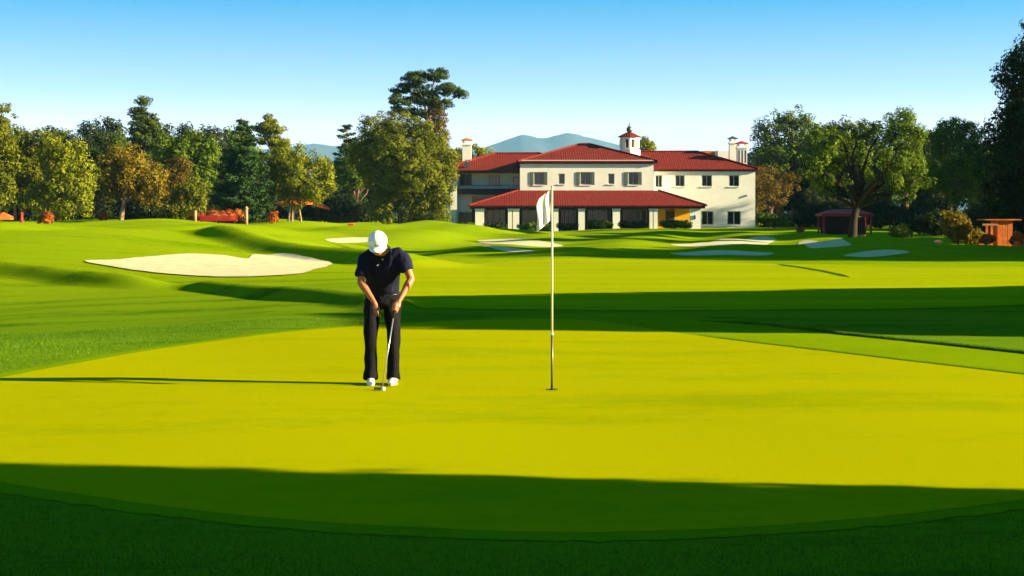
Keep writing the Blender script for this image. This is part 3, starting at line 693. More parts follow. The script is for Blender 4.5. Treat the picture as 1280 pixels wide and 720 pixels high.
# centre block, front wall at distance 184
dC = 184.0
opsC = [(667, 680, 215, 231), (698, 706, 217, 230), (725, 739, 215, 231), (760, 768, 217, 230), (785, 798, 215, 231)]
oc = wallpanel('wall', 650, 817, 200, 242, dC, 'wall', opsC, z0=3.6)
for i, o in enumerate(oc): window(o, dC, .38 if i % 2 == 0 else 0, 1 if i % 2 == 0 else 0)
mb = MB(); xa, xb = bx(650, dC), bx(817, dC); zt = Z(203, dC)
mb.box(xa, xa + .35, dC - D0 + .352, 12, GZ, zt); mb.box(xb - .35, xb, dC - D0 + .352, 12, GZ, zt); mb.box(xa + .36, xb - .36, 11.6, 12, GZ, zt)
mb.build('wall', M['wall'], hb)
rc = hip('roof', bx(647, dC), bx(823, dC), dC - D0 - .32, 13, Z(203, dC), 2.45, inset=7.6)
# loggia
dL = 179.0
zE = Z(258, dL); hx0, hx1 = bx(586, dL), bx(883, dL); xi0, xi1 = bx(650, dC), bx(822, dC)
zr = Z(238, dC - .1)
lr = MB()
y0, y1 = dL - D0 - .3, dC - D0 - .02
vs = [(hx0, y0, zE), (hx1, y0, zE), (hx1, y1, zE), (hx0, y1, zE), (hx0, y0, zE + .12), (hx1, y0, zE + .12), (hx1, y1, zE + .12), (hx0, y1, zE + .12), (xi0 - .2, y1, zr), (xi1 + .1, y1, zr)]
lr.add(vs, [(0, 3, 2, 1), (0, 1, 5, 4), (1, 2, 6, 5), (3, 0, 4, 7), (4, 5, 9, 8), (5, 6, 9), (7, 4, 8), (2, 3, 7, 8, 9, 6)])
lo = lr.build('roof', M['tile'], hb)
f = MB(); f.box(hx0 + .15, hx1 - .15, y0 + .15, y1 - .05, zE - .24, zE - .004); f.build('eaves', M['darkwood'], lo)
c = MB()
for a, e in ((4, 8), (5, 9)): c = MB(); c.tube([vs[a], vs[e]], [.13, .13], 6); c.build('ridge_cap', M['tile'], lo)
zT = zE - .242
for a, b in ((594, 605), (635, 640), (641, 649), (692, 698), (723, 731), (766, 775), (812, 816), (817, 822)):
    m = MB(); m.box(bx(a, dL), bx(b, dL), dL - D0, dL - D0 + .55, GZ, zT); m.box(bx(a, dL) - .06, bx(b, dL) + .06, dL - D0 - .06, dL - D0 + .61, zT - .22, zT - .003)
    m.build('column', M['wall'], hb)
m = MB(); m.box(hx0 + .5, bx(876, dL), dL - D0 - .5, dC - D0 - .02, GZ, .02); m.build('terrace', M['wall_lifted'], hb)
# loggia back wall of glass doors
dG = dC
segs = [(600, 634), (650, 691), (699, 722), (732, 765), (776, 811)]
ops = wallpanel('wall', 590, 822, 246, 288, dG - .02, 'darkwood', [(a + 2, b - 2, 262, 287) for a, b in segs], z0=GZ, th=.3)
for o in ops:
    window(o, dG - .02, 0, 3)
# ochre wall with plum door
dY = 182.6
m = MB(); m.box(bx(822, dY), bx(862, dY), dY - D0, dY - D0 + .3, GZ, zT); m.build('wall', M['yellow'], hb)
m = MB(); a, b = bx(833, dY), bx(842, dY); zd = Z(264, dY); m.box(a, b, dY - D0 - .06, dY - D0 - .004, .03, zd)
dr = m.build('door', M['door'], hb); m = MB(); m.tube([(b - .12, dY - D0 - .09, 1.0), (b - .12, dY - D0 - .09, 1.12)], [.02, .02], 6); m.build('handle', M['metal'], dr)
m = MB(); m.box(a - .1, a - .01, dY - D0 - .04, dY - D0 - .003, .03, zd + .1); m.box(b + .01, b + .1, dY - D0 - .04, dY - D0 - .003, .03, zd + .1); m.box(a - .1, b + .1, dY - D0 - .04, dY - D0 - .003, zd + .1, zd + .2); m.build('door_frame', M['darkwood'], hb)
m = MB(); m.box(bx(862.5, dL), bx(876, dL), dL - D0 + .1, dL - D0 + .35, GZ, zT); m.build('wall', M['white'], hb)
m = MB(); q = bx(868.5, dL); m.box(q - .1, q + .1, dL - D0 - .06, dL - D0 + .095, 1.45, 1.8); m.tube([(q, dL - D0 + .02, 1.8), (q, dL - D0 + .02, 1.95)], [.14, .02], 6); m.build('wall_lantern', M['metal'], hb)
# right wing
dR = 187.0
opsR = [(819, 828, 219, 234), (844, 856, 219, 233), (877, 890, 219, 233), (911, 924, 219, 233), (877, 892, 264, 281), (909, 926, 264, 281)]
orr = wallpanel('wall', 817.5, 944, 212, 290, dR, 'wall', opsR, z0=GZ)
for i, o in enumerate(orr): window(o, dR, 0, 1)
m = MB(); xr = bx(944, dR); m.box(xr - .35, xr, .352, 10, GZ, Z(212, dR)); m.box(xb + .02, xr - .36, 9.65, 10, GZ, Z(212, dR)); m.build('wall', M['wall'], hb)
m = MB(); m.tube([(bx(933, dR), -.06, 4.1), (bx(933, dR), -.06, 4.3)], [.09, .09], 8); m.build('wall_light', M['metal'], hb)
rr = hip('roof', bx(800, dR) - 6.6, bx(948, dR), -.32, 10.8, Z(212.5, dR), 2.35, inset=6.6)
# low rear roof and parapet
m = MB(); m.box(bx(876, 200), bx(897, 200), 12, 15, 7.2, Z(189, 200)); m.build('rear_roof', M['brick'], hb)
m = MB(); m.box(bx(897.3, 196), bx(916, 196), 9, 12, 7.2, Z(188, 196)); m.build('parapet', M['white'], hb)
# left wing
dW = 187.2
m = MB(); m.box(bx(563, 185), bx(571, 185), -2, -1.4, GZ, Z(214, 185)); m.build('wall', M['wall'], hb)
m = MB(); m.box(bx(563, 185), bx(563, 185) + .35, -1.38, 10, GZ, Z(214, 185)); m.box(bx(563, 185) + .36, xa - .02, 9.65, 10, GZ, Z(214, 185)); m.build('wall', M['wall_lifted'], hb)
ow = wallpanel('wall', 564, 650, 213, 243, dW, 'wall_lifted', [(574, 590, 217, 232), (611, 617, 219, 232), (619, 625, 219, 232), (641, 649, 221, 232)], z0=Z(243, dW))
for o in ow: window(o, dW, 0, 1 if o[1] - o[0] > 1 else 0)
ow = wallpanel('wall', 564, 650, 243, 290, dW - .4, 'wall_lifted', [(573, 590, 265, 288)], z0=GZ)
for o in ow: window(o, dW - .4, 0, 1)
m = MB(); m.box(bx(571.2, 186), bx(650, 186) - .02, -1.6, .78, Z(243, 186), Z(236, 186)); m.build('balcony', M['darkwood'], hb)
m = MB()
for k in range(26):
    xx = bx(573, 185.5) + k * .27; m.box(xx, xx + .03, -1.56, -1.53, Z(236, 186), Z(232, 186))
m.box(bx(571.5, 186), bx(649, 186), -1.58, -1.51, Z(232, 186), Z(231.3, 186)); m.build('railing', M['darkwood'], hb)
rl = hip('roof', bx(548, 185), bx(652, 186) + 8.6, -2.6, 10.8, Z(214, 185), 2.3, inset=6.5)
# chimneys and cupola (children of their roofs)
def chimney(parent, px0, px1, ytop, ybot, d, cap='tile', slots=False, mat='wall'):
    x0, x1 = bx(px0, d), bx(px1, d); y = d - D0; w = x1 - x0; zb, zt = Z(ybot, d) - .8, Z(ytop, d)
    m = MB(); m.box(x0, x1, y, y + w, zb, zt - .9); m.box(x0 - .07, x1 + .07, y - .07, y + w + .07, zt - .9, zt - .75)
    for sx in (x0 + .02, x1 - .22):
        for sy in (y + .02, y + w - .22): m.box(sx, sx + .2, sy, sy + .2, zt - .75, zt - .32)
    o = m.build('chimney', M[mat], parent)
    q = MB(); q.box(x0 - .15, x1 + .15, y - .15, y + w + .15, zt - .32, zt - .22)
    n = 10; ring = [(x0 + w / 2 + (w / 2 + .12) * math.cos(6.283 * k / n + .3), y + w / 2 + (w / 2 + .12) * math.sin(6.283 * k / n + .3), zt - .22) for k in range(n)]
    q.add(ring + [(x0 + w / 2, y + w / 2, zt + .02)], [(k, (k + 1) % n, n) for k in range(n)] + [tuple(range(n))[::-1]])
    q.build('chimney_cap', M[cap], o)
    if slots:
        s = MB()
        for k in range(3):
            c = x0 + w * (k + .5) / 3; s.box(c - .08, c + .08, y - .012, y - .002, zt - 2.6, zt - 1.1)
        s.build('slot', M['metal'], o)
    return o
chimney(rl, 578, 589, 172, 205, 188, 'brick')
m = MB(); a = bx(581, 186.3); m.box(a, a + .5, -1.9, -1.4, Z(216, 186), Z(203, 186)); m.tube([(a + .25, -1.65, Z(203, 186)), (a + .25, -1.65, Z(200, 186))], [.14, .14], 8); m.build('flue', M['metal'], rl)
chimney(rr, 912, 921, 170, 200, 191, 'metal', mat='pinkwood' if False else 'wall')
chimney(rr, 922, 934, 176, 206, 189, 'red', slots=True, mat='white')
dQ = 189.5; cp = empty('cupola', (0, 0, 0)); cp.parent = rc
cx = bx(787.5, dQ); cyy = dQ - D0 + 1.0
def ngon(mb, r, z0, z1, r1=None, n=8):
    r1 = r if r1 is None else r1
    mb.tube([(cx, cyy, z0), (cx, cyy, z1)], [r, r1], n)
m = MB(); ngon(m, 1.3, Z(196, dQ) - 1.8, Z(187, dQ)); ngon(m, 1.1, Z(187, dQ), Z(184.5, dQ)); ngon(m, 1.12, Z(174, dQ), Z(171, dQ))
for k in range(8):
    a = 6.283 * k / 8; m.tube([(cx + .98 * math.cos(a), cyy + .98 * math.sin(a), Z(184.5, dQ)), (cx + .98 * math.cos(a), cyy + .98 * math.sin(a), Z(174, dQ))], [.2, .2], 6)
m.build('lantern_wall', M['wall'], cp)
m = MB(); ngon(m, .62, Z(184.5, dQ), Z(174, dQ)); m.build('louvre', M['darkwood'], cp)
m = MB(); ngon(m, 1.42, Z(171, dQ), Z(170.3, dQ)); ngon(m, 1.38, Z(170.3, dQ), Z(165, dQ), .35); m.build('lantern_roof', M['tile'], cp)
m = MB(); m.ellipsoid((cx, cyy, Z(161.5, dQ)), (.36, .36, .4)); m.tube([(cx, cyy, Z(159, dQ)), (cx, cyy, Z(156, dQ)), (cx, cyy, Z(152.5, dQ))], [.14, .1, .02], 6); m.build('finial', M['metal'], cp, True)

# ------------------------------------------------------------------ small coloured structures
def shelter():
    d = 135; x0, x1 = X(1029, d), X(1090, d); z0 = float(H(x0, d)) - .1
    r = empty('shelter', ((x0 + x1) / 2, d, z0), 0, 'open red framed shelter with a dark interior behind the oak trunk', 'shelter')
    w = x1 - x0; h = Z(267, d) - z0
    m = MB(); m.box(-w / 2 - .15, w / 2 + .15, -.2, 2.6, h - .22, h); m.add([(-w / 2 - .1, -.15, h + .003), (w / 2 + .1, -.15, h + .003), (w / 2 + .1, 2.5, h + .003), (-w / 2 - .1, 2.5, h + .003), (-w / 4, 1.1, h + .38), (w / 4, 1.1, h + .38)], [(0, 1, 5, 4), (1, 2, 5), (2, 3, 4, 5), (3, 0, 4), (0, 3, 2, 1)]); m.build('roof', plain('shaded_red_paint', (.34, .018, .02)), r)  # roof red darkened to stand in for shade
    for a in (-w / 2, w / 2 - .14):
        for b in (0, 2.3): q = MB(); q.box(a, a + .14, b, b + .14, 0, h - .222); q.build('post', M['red'], r)
    q = MB(); q.box(-w / 2 + .16, w / 2 - .16, 2.0, 2.1, 0, h - .3); q.build('back_wall', M['darkwood'], r)
    q = MB(); q.box(-w / 2 + .4, .2, 1.2, 1.7, .4, .48); q.box(-w / 2 + .5, -w / 2 + .6, 1.25, 1.65, 0, .398); q.box(.0, .1, 1.25, 1.65, 0, .398); q.build('bench', M['darkwood'], r)
shelter()
def shed():
    d = 96; k = d / F; x0 = X(1247, d); z0 = float(H(x0, d)) - .15
    r = empty('timber_shed', (x0, d, z0), 0, 'weathered orange timber shed with upright boards at the right edge', 'shed')
    zt = Z(275, d) - z0; w = 19 * k
    m = MB(); n = 6
    for i in range(n): m.box(i * w / n + .004, (i + 1) * w / n - .004, random.uniform(0, .02), .1, 0, zt - random.uniform(.03, .06))
    m.box(0, .08, .11, 1.4, 0, zt - .06); m.box(w - .08, w, .11, 1.4, 0, zt - .06); m.box(.09, w - .09, 1.32, 1.4, 0, zt - .06)
    m.build('wall', M['brick'], r)
    m = MB(); m.box(-.8, w + .5, -.12, 1.6, zt - .02, zt + .05); m.build('roof', M['brick'], r)
    for px, wd in ((1232, 3), (1238, 3)):
        m = MB(); a = X(px, d) - x0; m.box(a, a + wd * k, -.05, .07, 0, zt - .3); m.build('post', M['brick'], r)
    m = MB(); a = X(1228, d) - x0; m.box(a, -.01, -.04, .04, zt - .34, zt - .22); m.build('rail', M['pinkwood'], r)
    m = MB(); a = X(1217, d) - x0; b = X(1229, d) - x0; m.add([(a, -.1, 0), (b, -.1, 0), (b, -.1, .6), (a, .5, 0), (b, .5, 0), (b, .5, .6)], [(0, 1, 2), (3, 5, 4), (0, 2, 5, 3), (1, 4, 5, 2), (0, 3, 4, 1)]); m.build('ramp', M['brick'], r)
shed()
def woodpile():
    d = 94; x = X(1278, d); z = float(H(x, d)) - .15
    r = empty('log_pile', (x, d, z), 0, 'heap of split orange logs right of the timber shed', 'log pile')
    for i in range(9):
        a = (i % 4) * .19 - .45; zz = .1 + (i // 4) * .17
        m = MB(); m.tube([(a + (i // 4) * .09, -.1, zz), (a + (i // 4) * .09 + random.uniform(-.04, .04), .55, zz + .02)], [.085, .08], 8); m.build('log', M['brick'], r)
woodpile()
def marker(px, py, d, w, h, mat, name, label, cat):
    x = X(px, d); z = float(H(x, d)); k = d / F
    m = MB(); W, Hh = w * k, h * k
    m.tube([(0, 0, -.1), (0, 0, Hh * .86)], [W * .5, W * .46], 10); m.tube([(0, 0, Hh * .86), (0, 0, Hh * .9), (0, 0, Hh)], [W * .6, W * .6, W * .15], 10)
    o = m.build(name, M[mat], None, True); o.location = (x, d, z); return tag(o, label, cat)
marker(308, 296, 92, 4, 23, 'pinkwood', 'wooden_post', 'upright pinkish wooden post in the hollow before the cedar', 'post')
marker(244, 284, 118, 4, 14, 'pinkwood', 'wooden_post', 'short pinkish post at the left end of the red bench', 'post')
marker(27, 283, 112, 4, 16, 'red', 'wooden_post', 'red post at the foot of the leftmost oaks', 'post')
def hooded_box(px, d, w, h, mat, name, label, cat):
    x = X(px, d); z = float(H(x, d)); k = d / F; W, Hh = w * k / 2, h * k
    r = empty(name, (x, d, z), 0, label, cat)
    m = MB(); m.box(-W, W, -W, W, .12, Hh * .7); m.add([(-W * 1.15, -W * 1.15, Hh * .7 + .003), (W * 1.15, -W * 1.15, Hh * .7 + .003), (W * 1.15, W * 1.15, Hh * .7 + .003), (-W * 1.15, W * 1.15, Hh * .7 + .003), (0, 0, Hh)], [(0, 1, 4), (1, 2, 4), (2, 3, 4), (3, 0, 4), (0, 3, 2, 1)]); m.build('box', M[mat], r)
    m = MB()
    for a in (-W * .7, W * .7):
        m.tube([(a, 0, -.05), (a, 0, .12)], [.03, .03], 6)
    m.build('stand', M['darkwood'], r)
hooded_box(439, 132, 8, 6, 'orange', 'tee_marker_box', 'small orange box on the far rise behind the golfer', 'box')
hooded_box(1172, 96, 9, 7, 'pinkwood', 'tee_marker_box', 'small pinkish box on top of the right hand mound', 'box')
# red bench
def bench(px0, px1, py0, py1, d, label):
    x0, x1 = X(px0, d), X(px1, d); z0 = float(H((x0 + x1) / 2, d)) - .05; w = x1 - x0; h = Z(py0, d) - z0
    r = empty('bench', ((x0 + x1) / 2, d, z0), 0, label, 'bench')
    m = MB()
    for i in range(3): m.box(-w / 2, w / 2, .3, .34, h * .5 + i * h * .17, h * .5 + i * h * .17 + h * .13)
    m.build('backrest', M['red'], r)
    m = MB()
    for i in range(3): m.box(-w / 2, w / 2, -.15 + i * .14, -.03 + i * .14, h * .42, h * .42 + .05)
    m.build('seat', M['red'], r)
    for a in (-w / 2 + .1, -.04, w / 2 - .2):
        for b in (-.12, .22): q = MB(); q.box(a, a + .08, b, b + .07, 0, h * .418); q.build('leg', M['darkwood'], r)
bench(249, 296, 269, 284, 112, 'long red slatted bench in the shade left of the cedar')
def parasol(px, py, w, d, label, tilt=0, h=None):
    x = X(px, d); z0 = float(H(x, d)); zt = Z(py, d) - z0; R = w * d / F / 2
    r = empty('parasol', (x, d, z0), 0, label, 'parasol')
    m = MB(); n = 8; ring = [(R * math.cos(6.283 * k / n), R * math.sin(6.283 * k / n), zt - .55 + tilt * math.cos(6.283 * k / n)) for k in range(n)]
    ring2 = [(a * .98, b * .98, c - .16) for a, b, c in ring]
    m.add(ring + [(0, 0, zt)] + ring2, [(k, (k + 1) % n, n) for k in range(n)] + [(k, n + 1 + k, n + 1 + (k + 1) % n, (k + 1) % n) for k in range(n)]); m.build('canopy', M['orange'], r)
    m = MB(); m.tube([(0, 0, -.1), (0, 0, zt - .02)], [.035, .03], 8); m.build('pole', M['darkwood'], r)
parasol(368, 246, 48, 146, 'orange parasol partly hidden by the round olive tree')
parasol(398, 249, 28, 150, 'tilted orange parasol right of the round olive tree', -.3)
parasol(4, 265, 34, 148, 'low orange parasol at the left edge under the oaks')
# ------------------------------------------------------------------ flagstick and hole
xf, yf = X(690, 16.68), 16.68
fl = empty('flagstick', (xf, yf, float(H(xf, yf))), 0, 'white flag hanging limp from a slim pole in the hole', 'flagstick')
m = MB(); m.tube([(0, 0, .0), (0, 0, .58)], [.0125, .0125], 12); m.build('lower_pole', plain('dark_lower_pole', (.16, .13, .08), .4, .5), fl, True)  # lower length in a darker tone than the rest
m = MB(); m.tube([(0, 0, .58), (0, 0, 2.11)], [.0115, .0095], 12); m.ellipsoid((0, 0, 2.12), (.014, .014, .014), None, 10, 8); m.build('pole', plain('pale_fibreglass', (.66, .58, .38), .35), fl, True)
m = MB(); m.tube([(0, 0, .575), (0, 0, .60)], [.0165, .0165], 12); m.build('ferrule', M['white'], fl, True)
# limp flag: folded cloth hanging beside the pole
nu, nv = 26, 34; vs = []; fs = []
def flag_edge(v):   # width (m) of the hanging cloth at height fraction v (0 top)
    return float(np.interp(v, [0, .12, .3, .55, .75, .9, 1], [.07, .12, .145, .150, .152, .15, .14]))
for j in range(nv):
    v = j / (nv - 1)
    for i in range(nu):
        u = i / (nu - 1); w = flag_edge(v)
        bot = .31 + .08 * u ** .8         # far corner hangs lower
        z = 2.09 - .03 * u - v * bot * 1.0 - u * .02
        x = -.012 - w * u * (1 + .06 * math.sin(v * 7)); y = -.45 * w * u + .013 * math.sin(u * 11 + v * 2.5) * (.4 + v) + .002 * math.sin(u * 27 + v * 4)
        vs.append((x, y, z))
for j in range(nv - 1):
    for i in range(nu - 1): a = j * nu + i; fs.append((a, a + 1, a + nu + 1, a + nu))
me = bpy.data.meshes.new('flag'); me.from_pydata(vs, [], fs); fo = link('flag', me, None, fl, True)
mf, nt, b = nm('white_nylon'); b.inputs['Base Color'].default_value = (.80, .79, .76, 1); b.inputs['Roughness'].default_value = .8
t = nt.nodes.new('ShaderNodeBsdfTranslucent'); t.inputs[0].default_value = (.8, .78, .72, 1); mx = nt.nodes.new('ShaderNodeMixShader'); mx.inputs[0].default_value = .4
nt.links.new(b.outputs[0], mx.inputs[1]); nt.links.new(t.outputs[0], mx.inputs[2]); nt.links.new(mx.outputs[0], nt.nodes['Material Output'].inputs[0])
me.materials.append(mf); s = fo.modifiers.new('t', 'SOLIDIFY'); s.thickness = .002
m = MB(); n = 28; r1, r0 = .062, .054
vs = [(r * math.cos(6.283 * k / n), r * math.sin(6.283 * k / n), z) for r, z in ((r1, .0015), (r0, .003), (r0, -.0)) for k in range(n)] + [(0, 0, 0)]
fs = [(q * n + k, q * n + (k + 1) % n, (q + 1) * n + (k + 1) % n, (q + 1) * n + k) for q in range(2) for k in range(n)] + [(2 * n + k, 2 * n + (k + 1) % n, 3 * n) for k in range(n)]
m.add(vs, fs); ho = m.build('hole', plain('cup_shade', (.010, .009, .005), .8), None)  # near-black disc laid on the turf, painted as the cup's shaded inside
ho.location = (xf, yf, float(H(xf, yf)) + .0085); tag(ho, 'near black disc standing for the shaded cup at the foot of the flagstick', 'golf hole')

# ------------------------------------------------------------------ golfer
gy0 = 17.15; gx0 = X(477, gy0)
S = 1.0
GH = float(H(gx0, gy0 - .3)); G = empty('person', (gx0, gy0, GH + .006), 0, 'golfer in a white cap, navy polo shirt and black trousers bending over a putt', 'person')
m_skin, nt, b = nm('skin'); b.inputs['Roughness'].default_value = .55; b.inputs['Subsurface Weight'].default_value = .08; b.inputs['Subsurface Radius'].default_value = (.02, .008, .004)
cN = ramp(nt, noise(nt, mapping(nt), 9), [(.3, (.30, .095, .035)), (.7, (.38, .13, .05))]); nt.links.new(cN, b.inputs['Base Color'])
def cloth(name, c, bs=.4):
    m, nt, b = nm(name); b.inputs['Roughness'].default_value = .9; b.inputs['Specular IOR Level'].default_value = .15
    v = mapping(nt); cc = ramp(nt, noise(nt, v, 14), [(.3, tuple(x * .8 for x in c)), (.7, tuple(x * 1.25 for x in c))]); nt.links.new(cc, b.inputs['Base Color'])
    bump(nt, b, noise(nt, v, 500, 1), bs, .001); return m
m_shirt = cloth('navy_pique', (.007, .009, .030)); m_trs = cloth('black_twill', (.004, .004, .006)); m_cap = cloth('white_cotton', (.80, .80, .82))
m_shoe = plain('white_leather', (.62, .60, .58), .5, var=.1, scale=20); m_sole = plain('dark_rubber', (.03, .03, .03), .8)
# body: one continuous surface
B_ = MB()
ck = Vector((-.012, -.36, 1.520)); hr = Matrix.Rotation(math.radians(33), 3, 'X')     # head tipped forward
B_.ellipsoid(ck, (.078, .096, .112), hr)
def hp(x, y, z): return ck + hr @ Vector((x, y, z))      # head space: -y is the face, z up
B_.ellipsoid(hp(0, -.03, -.065), (.056, .062, .06), hr)  # jaw
B_.tube([hp(0, -.085, .012), hp(0, -.112, -.022), hp(0, -.092, -.034)], [.008, .014, .009], 8)  # nose
B_.ellipsoid(hp(0, -.082, -.062), (.026, .014, .007), hr, 10, 6); B_.ellipsoid(hp(0, -.080, -.074), (.022, .014, .008), hr, 10, 6)
B_.ellipsoid(hp(0, -.078, .022), (.058, .020, .010), hr, 12, 6)
for s in (-1, 1): B_.ellipsoid(hp(s * .08, .012, -.012), (.011, .02, .032), hr, 10, 8)
nb = Vector((.035, -.155, 1.405))
B_.tube([nb + Vector((0, .06, -.06)), nb, hp(0, .035, -.05), hp(0, .02, 0)], [(.08, .07), (.060, .060), (.056, .058), (.05, .05)], 14)
shL, shR = Vector((-.155, -.125, 1.37)), Vector((.225, -.115, 1.385))     # left in the picture, right in the picture
elL, elR = Vector((-.205, -.205, 1.105)), Vector((.325, -.145, 1.135))
wrL, wrR = Vector((-.045, -.315, .885)), Vector((.205, -.30, .905))
# torso and legs inside the clothes
B_.tube([(0, .14, .88), (.0, .12, 1.0), (.015, .02, 1.15), (.03, -.07, 1.30), (.035, -.13, 1.40)], [(.13, .09), (.125, .085), (.13, .09), (.155, .09), (.10, .07)], 14)
for s, e, w in ((shL, elL, wrL), (shR, elR, wrR)):
    B_.tube([s, s.lerp(e, .5), e], [.052, .047, .040], 12)
    B_.tube([s.lerp(e, .9), e, e.lerp(w, .22), e.lerp(w, .6), w], [.038, .041, .043, .034, .025], 12)
hips = (Vector((-.105, .12, .88)), Vector((.105, .12, .88)))
knees = (Vector((-.124, .03, .49)), Vector((.122, .03, .49)))
ank = (Vector((-.115, .07, .09)), Vector((.125, .07, .09)))
for h_, k_, a_ in zip(hips, knees, ank): B_.tube([h_, h_.lerp(k_, .5), k_, k_.lerp(a_, .35), a_], [.08, .07, .052, .05, .035], 10)
# hands
def finger(root, dirs, r):
    pts = [root]; 
    for d_, l in dirs: pts.append(pts[-1] + d_.normalized() * l)
    B_.tube(pts, [r] + [r * .95] * (len(pts) - 2) + [r * .7], 8)
# free hand on the left of the picture: slightly curled, pointing down and inward
fw = (Vector((.28, -.25, -.93))).normalized(); palm_n = Vector((.8, .25, .3)).normalized(); side = fw.cross(palm_n).normalized()
B_.tube([wrL, wrL + fw * .04, wrL + fw * .095], [(.024, .020), (.033, .017), (.036, .014)], 12)
for i, (off, ln) in enumerate(((-.029, .066), (-.010, .076), (.010, .072), (.028, .056))):
    rt = wrL + fw * .088 + side * off
    finger(rt, [(fw + side * off * 2, ln * .45), (fw * .9 + palm_n * .45, ln * .32), (fw * .6 + palm_n * .9, ln * .26)], .0088)
finger(wrL + fw * .03 - side * .028, [(fw * .7 - side * .55 + palm_n * .35, .036), (fw + palm_n * .3, .030)], .0105)
# hand that grips the putter
gt = Vector((.192, -.335, .99)); gb = Vector((.052, -.565, .035)); ax = (gb - gt).normalized()
def ong(t): return gt + (gb - gt) * t
hc = ong(.14)          # hand centre on the grip
toB = Vector((.35, .85, .1)); toB = (toB - ax * toB.dot(ax)).normalized(); sd = ax.cross(toB)
B_.tube([wrR, wrR.lerp(hc + toB * .03, .5), hc + toB * .028 + ax * .0], [(.026, .022), (.036, .024), (.040, .024)], 12)
B_.tube([wrR, wrR + Vector((-.005, -.01, -.03)), hc + toB * .024 + ax * .06], [.025, .03, .022], 12)
for i in range(4):
    c0 = hc + ax * (-.030 + .023 * i); pts = []
    for q in range(6):
        a = math.radians(40 + q * 48); rr = .0235
        pts.append(c0 + (toB * math.cos(a) + sd * math.sin(a)) * rr)
    B_.tube(pts, [.010, .010, .0098, .0095, .009, .007], 8)
finger(hc + toB * .012 - sd * .022 - ax * .02, [(ax * .8 - toB * .5, .034), (ax - toB * .2, .028)], .0108)
B_.remesh('body', m_skin, G, .0045, 2)
# hair at the back and sides
hm = MB(); hm.ellipsoid(hp(0, .012, .012), (.083, .096, .105), hr); hb_ = hm
bmh = hm.mesh('hair'); bm = bmesh.new(); bm.from_mesh(bmh); inv = hr.transposed()
bmesh.ops.delete(bm, geom=[v for v in bm.verts if (inv @ (v.co - ck)).y < .0 or (inv @ (v.co - ck)).z < -.06], context='VERTS'); bm.to_mesh(bmh); bm.free()
ho_ = link('hair', bmh, plain('grey_brown_hair', (.10, .08, .06), .8, var=.3, scale=80), G, True); sm = ho_.modifiers.new('t', 'SOLIDIFY'); sm.thickness = .006
# eyes and brows
for s in (-1, 1):
    e = MB(); e.ellipsoid(hp(s * .030, -.082, .004), (.011, .008, .007), hr, 10, 8); e.build('eye', plain('eye_white', (.6, .58, .55), .3), G, True)
# cap
cm = MB(); nU, nV = 28, 12
vs = []; fs = []
for j in range(nV):
    th = math.radians(2 + 92 * j / (nV - 1))
    for i in range(nU):
        ph = 6.2832 * i / nU; pane = 1 + .012 * abs(math.cos(3 * ph)) 
        vs.append(hp(.098 * pane * math.sin(th) * math.cos(ph), .004 + .112 * pane * math.sin(th) * math.sin(ph), .020 + .108 * math.cos(th)))
for j in range(nV - 1):
    for i in range(nU): fs.append((j * nU + i, (j + 1) * nU + i, (j + 1) * nU + (i + 1) % nU, j * nU + (i + 1) % nU))
fs.append(tuple(range(nU)))
cm.add(vs, fs); cap = cm.build('cap', m_cap, G, True); q = cap.modifiers.new('t', 'SOLIDIFY'); q.thickness = .004; q.offset = 1
bmr = MB(); vs = []; fs = []
for j in range(7):
    for i in range(15):
        a = math.radians(-78 + 156 * i / 14); t = j / 6
        R0x, R0y = .094, .106; ex = .072 * math.cos(a) ** .7 if math.cos(a) > 0 else 0
        x = math.sin(a) * (R0x - .002 + .004 * t); y = .004 - math.cos(a) * (R0y - .004) - ex * t
        vs.append(hp(x, y, .012 - .016 * t * t + .0 - .018 * (math.sin(a) ** 2) * (1 + .4 * t)))
for j in range(6):
    for i in range(14): fs.append((j * 15 + i, j * 15 + i + 1, (j + 1) * 15 + i + 1, (j + 1) * 15 + i))
bmr.add(vs, fs); br = bmr.build('brim', m_cap, cap, True); q = br.modifiers.new('t', 'SOLIDIFY'); q.thickness = .004
e = MB(); 
for i in range(5): p0 = hp(-.022 + i * .011, -.1085 + .0, .036 + (.006 if i % 2 else 0)); e.ellipsoid(p0, (.0055, .002, .009), hr, 8, 6)
e.build('cap_logo', plain('logo_thread', (.03, .06, .08), .7), cap, True)
e = MB(); e.ellipsoid(hp(0, .004, .131), (.008, .008, .005), hr, 8, 6); e.build('button', m_cap, cap, True)
# shirt
T_ = MB()
T_.tube([(-.005, .135, .925), (-.0, .115, 1.00), (.008, .04, 1.12), (.02, -.03, 1.22), (.03, -.085, 1.32), (.035, -.12, 1.395), (.035, -.15, 1.43)],
        [(.190, .125), (.185, .128), (.180, .128), (.188, .128), (.200, .118), (.165, .092), (.085, .07)], 26)
for s, e_, k_ in ((shL, elL, .80), (shR, elR, .66)):
    inn = Vector((.035, -.11, 1.375)); t0 = s.lerp(inn, .55)
    T_.tube([t0, s.lerp(inn, .25) + Vector((0, 0, .012)), s.lerp(e_, .12), s.lerp(e_, .45), s.lerp(e_, k_ - .04), s.lerp(e_, k_)],
            [(.075, .078), (.072, .08), (.074, .08), (.074, .078), (.072, .075), (.066, .068)], 18)
T_.remesh('polo_shirt', m_shirt, G, .009, 4, (.016, (9, 9, 6)))
cl = MB(); n = 20; c0 = nb + Vector((0, -.014, .018)); axn = (hp(0, .02, -.03) - nb).normalized(); u = axn.cross(Vector((1, 0, 0))).normalized(); w = axn.cross(u)
vs = []
for j, (r, z) in enumerate(((.066, .028), (.070, .030), (.088, -.004), (.084, -.006))):
    for k in range(n):
        a = 6.2832 * k / n; vs.append(c0 + (u * math.cos(a) + w * math.sin(a)) * r + axn * z)
